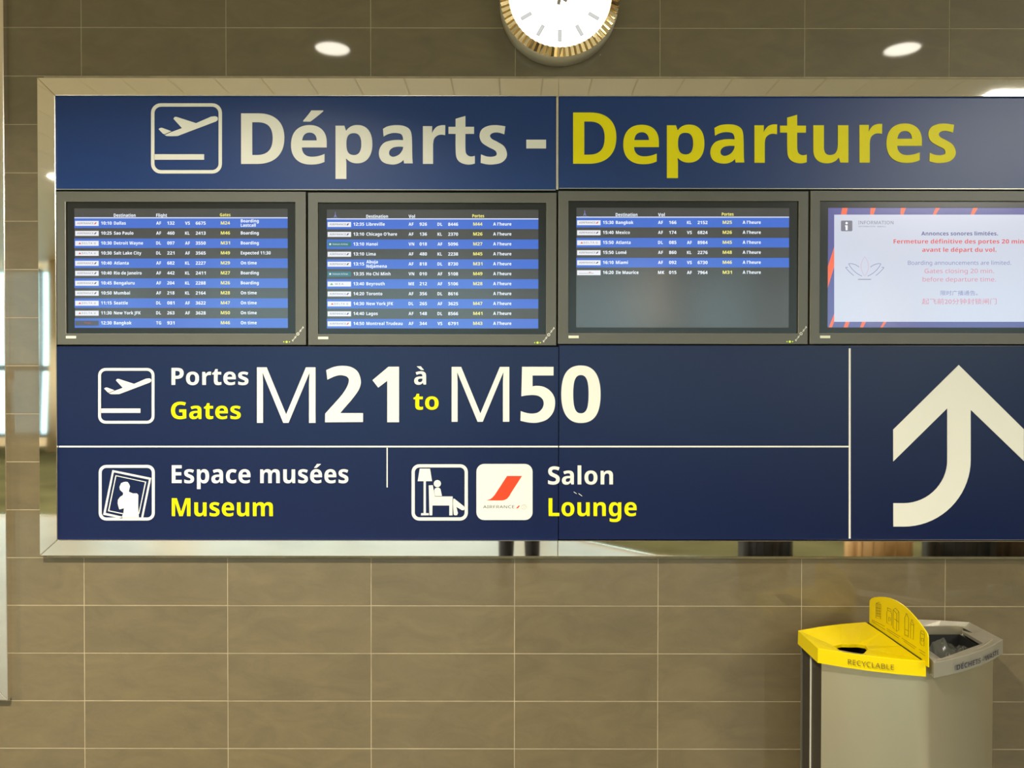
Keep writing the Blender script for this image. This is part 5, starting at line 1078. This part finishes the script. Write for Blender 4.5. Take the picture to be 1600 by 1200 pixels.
# ------------------------------------------------------------------ things behind the camera that the polished frame mirrors
M_TAN = mat('tan_shell', (0.50, 0.30, 0.12, 1), 0.35)
M_BLK = mat('black_shell', (0.02, 0.02, 0.022, 1), 0.4)
M_BRN = mat('brown_shell', (0.075, 0.045, 0.02, 1), 0.4)
M_RUB = mat('rubber', (0.02, 0.02, 0.02, 1), 0.7)
M_CLOTHD = mat('dark_trousers', (0.022, 0.02, 0.022, 1), 0.9)
M_SHIRT = mat('grey_jacket', (0.10, 0.10, 0.11, 1), 0.9)
M_SKIN = mat('skin', (0.55, 0.33, 0.22, 1), 0.5)
M_HAIR = mat('brown_hair', (0.05, 0.03, 0.018, 1), 0.6)
M_SHOE = mat('dark_shoe', (0.03, 0.028, 0.026, 1), 0.5)
def suitcase(x, y, rz, w, h, d, m, label):
    t = tag(empty('suitcase', (x, y, 0)), label, 'suitcase')
    R = Matrix.Rotation(rz, 4, 'Z')
    def put(o, p):
        o.location = Vector((x, y, 0)) + R @ Vector(p); o.rotation_euler = (0, 0, rz); return o
    bm = bmesh.new(); bmesh.ops.create_cube(bm, size=1); bmesh.ops.scale(bm, vec=(w, d, h), verts=bm.verts)
    bmesh.ops.bevel(bm, geom=bm.edges[:], offset=.05, segments=4, affect='EDGES')
    put(bm_obj('shell', bm, m, t, True), (0, 0, h / 2 + .06))
    for i in range(5):
        bm = bmesh.new(); bmesh.ops.create_cube(bm, size=1); bmesh.ops.scale(bm, vec=(.022, d + .008, h - .12), verts=bm.verts)
        bmesh.ops.bevel(bm, geom=bm.edges[:], offset=.006, segments=2, affect='EDGES')
        put(bm_obj('rib', bm, m, t), (-w * .36 + i * w * .18, 0, h / 2 + .06))
    for sx in (-1, 1):
        for sy in (-1, 1):
            bm = bmesh.new(); bmesh.ops.create_cone(bm, segments=20, radius1=.028, radius2=.028, depth=.024, cap_ends=True, matrix=Matrix.Rotation(pi / 2, 4, 'Y'))
            put(bm_obj('wheel', bm, M_RUB, t, False), (sx * w * .38, sy * d * .3, .028))
            bm = bmesh.new(); bmesh.ops.create_cube(bm, size=1); bmesh.ops.scale(bm, vec=(.045, .04, .04), verts=bm.verts)
            put(bm_obj('wheel_fork', bm, M_RUB, t), (sx * w * .38, sy * d * .3, .062))
    for sx in (-1, 1):
        bm = bmesh.new(); bmesh.ops.create_cone(bm, segments=12, radius1=.007, radius2=.007, depth=.34, cap_ends=True)
        put(bm_obj('handle_tube', bm, M_STEEL_EDGE, t, False), (sx * w * .2, -d * .3, h + .22))
    bm = bmesh.new(); bmesh.ops.create_cube(bm, size=1); bmesh.ops.scale(bm, vec=(w * .46, .028, .028), verts=bm.verts); bmesh.ops.bevel(bm, geom=bm.edges[:], offset=.01, segments=2, affect='EDGES')
    put(bm_obj('handle_grip', bm, M_RUB, t), (0, -d * .3, h + .39))
suitcase(3.02, -3.2, .1, .46, .66, .27, M_TAN, 'tan ribbed suitcase standing behind the camera, mirrored in the lower frame rail')
suitcase(2.25, -3.7, -.2, .44, .62, .26, M_BLK, 'black ribbed suitcase standing behind the camera, mirrored in the lower frame rail')
suitcase(3.72, -3.3, .05, .50, .70, .28, M_BLK, 'large black ribbed suitcase added right of the tan one behind the camera to darken the mirrored rail')  # this case and the next are added stand-ins for dark mirrored shapes
suitcase(4.32, -3.45, -.1, .48, .68, .28, M_BRN, 'dark brown ribbed suitcase added at the right end of the luggage behind the camera to darken the mirrored rail')

def skin_mesh(name, joints, bones, radii, m, parent, level=2, root=0):
    me = bpy.data.meshes.new(name); me.from_pydata(joints, bones, []); me.update()
    o = link(name, me, m, parent)
    bpy.context.view_layer.objects.active = o
    md = o.modifiers.new('skin', 'SKIN')
    if not me.skin_vertices:
        for ob in bpy.context.selected_objects: ob.select_set(False)
        o.select_set(True); bpy.ops.mesh.customdata_skin_add()
    for i, r in enumerate(radii):
        sv = me.skin_vertices[0].data[i]; sv.radius = r if isinstance(r, tuple) else (r, r); sv.use_root = (i == root)
    md.use_smooth_shade = True; md.branch_smoothing = .3
    s = o.modifiers.new('subdivision', 'SUBSURF'); s.levels = s.render_levels = level
    return o
# the photographer, standing with raised arms, holding the phone whose lens is the camera
px, py = 0.05, -3.74
ph = tag(empty('person', (px, py, 0)), 'person in dark trousers and grey jacket holding a phone up behind the camera', 'person')
J = [(px, py, .90), (px, py, 1.12), (px, py - .01, 1.28), (px, py, 1.44), (px, py + .01, 1.53),                   # pelvis .. neck base
     (px - .19, py, 1.46), (px - .25, py + .10, 1.22), (px - .075, py + .40, 1.72),                                # left arm (forearm raised)
     (px + .19, py, 1.46), (px + .25, py + .10, 1.22), (px + .045, py + .40, 1.72),
     (px, py + .015, 1.60)]
Bn = [(0, 1), (1, 2), (2, 3), (3, 4), (3, 5), (5, 6), (6, 7), (3, 8), (8, 9), (9, 10), (4, 11)]
Rr = [(.15, .15), (.135, .12), (.155, .115), (.14, .10), (.06, .06), .065, .05, .032, .065, .05, .032, .052]
skin_mesh('jacket', J, Bn, Rr, M_SHIRT, ph)
J = [(px, py, 1.04), (px, py, .93), (px - .095, py, .78), (px - .115, py + .02, .48), (px - .12, py - .02, .09), (px + .095, py, .78), (px + .13, py + .02, .48), (px + .14, py - .02, .09)]
skin_mesh('trousers', J, [(0, 1), (1, 2), (2, 3), (3, 4), (1, 5), (5, 6), (6, 7)], [.125, .15, .105, .085, .072, .105, .085, .072], M_CLOTHD, ph)
for sx in (-.125, .14):
    skin_mesh('shoe', [(px + sx, py - .06, .05), (px + sx, py + .06, .045), (px + sx * 1.1, py + .17, .032)], [(0, 1), (1, 2)], [(.045, .05), (.045, .045), (.042, .03)], M_SHOE, ph)
hd = skin_mesh('head', [(px, py + .02, 1.58), (px, py + .03, 1.66), (px, py + .035, 1.735), (px, py + .02, 1.80), (px, py + .125, 1.70)], [(0, 1), (1, 2), (2, 3), (2, 4)], [.05, (.068, .075), (.078, .092), (.055, .06), (.012, .015)], M_SKIN, ph)
skin_mesh('hair', [(px, py - .02, 1.72), (px, py - .005, 1.80), (px, py + .05, 1.825)], [(0, 1), (1, 2)], [(.082, .07), (.082, .075), (.06, .035)], M_HAIR, hd)
for sx in (-1, 1):
    e = bmesh.new(); bmesh.ops.create_uvsphere(e, u_segments=12, v_segments=8, radius=.012)
    o = bm_obj('eye', e, M_PAPER, hd, True); o.location = (px + sx * .032, py + .118, 1.735)
    skin_mesh('ear', [(px + sx * .078, py + .03, 1.70), (px + sx * .086, py + .02, 1.74)], [(0, 1)], [.012, .016], M_SKIN, hd)
# phone and hands, just behind the lens
PX_, PY_, PZ_ = -0.015, -CAM_D - .012, CAM_H - .012
phn = box('phone', PX_ - .075, PX_ + .075, PY_ - .004, PY_ + .004, PZ_ - .036, PZ_ + .036, M_BLK, None, bevel=.003)
tag(phn, 'black phone held sideways in both hands of the person behind the camera', 'phone')
for sx in (-1, 1):
    wx = px - .015 + sx * .06; hx = PX_ + sx * .088
    skin_mesh('hand', [(wx, py + .395, 1.715), (hx, PY_ - .055, PZ_ - .06), (hx, PY_ - .03, PZ_ - .015)], [(0, 1), (1, 2)], [.024, (.03, .022), (.028, .018)], M_SKIN, ph)
    for k, L in enumerate((.040, .046, .043, .034)):
        z = PZ_ + .02 - k * .019
        skin_mesh('finger', [(hx - sx * .002, PY_ - .03, z - .008), (hx + sx * .004, PY_ + .0, z), (hx - sx * .006, PY_ + .014, z), (hx - sx * (.006 + L * .45), PY_ + .0145, z)], [(0, 1), (1, 2), (2, 3)], [.0088, .0085, .0078, .0068], M_SKIN, ph, 1)
    skin_mesh('thumb', [(hx, PY_ - .035, PZ_ - .035), (hx - sx * .022, PY_ - .022, PZ_ - .026), (hx - sx * .046, PY_ - .014, PZ_ - .012)], [(0, 1), (1, 2)], [.0115, .010, .0085], M_SKIN, ph, 1)
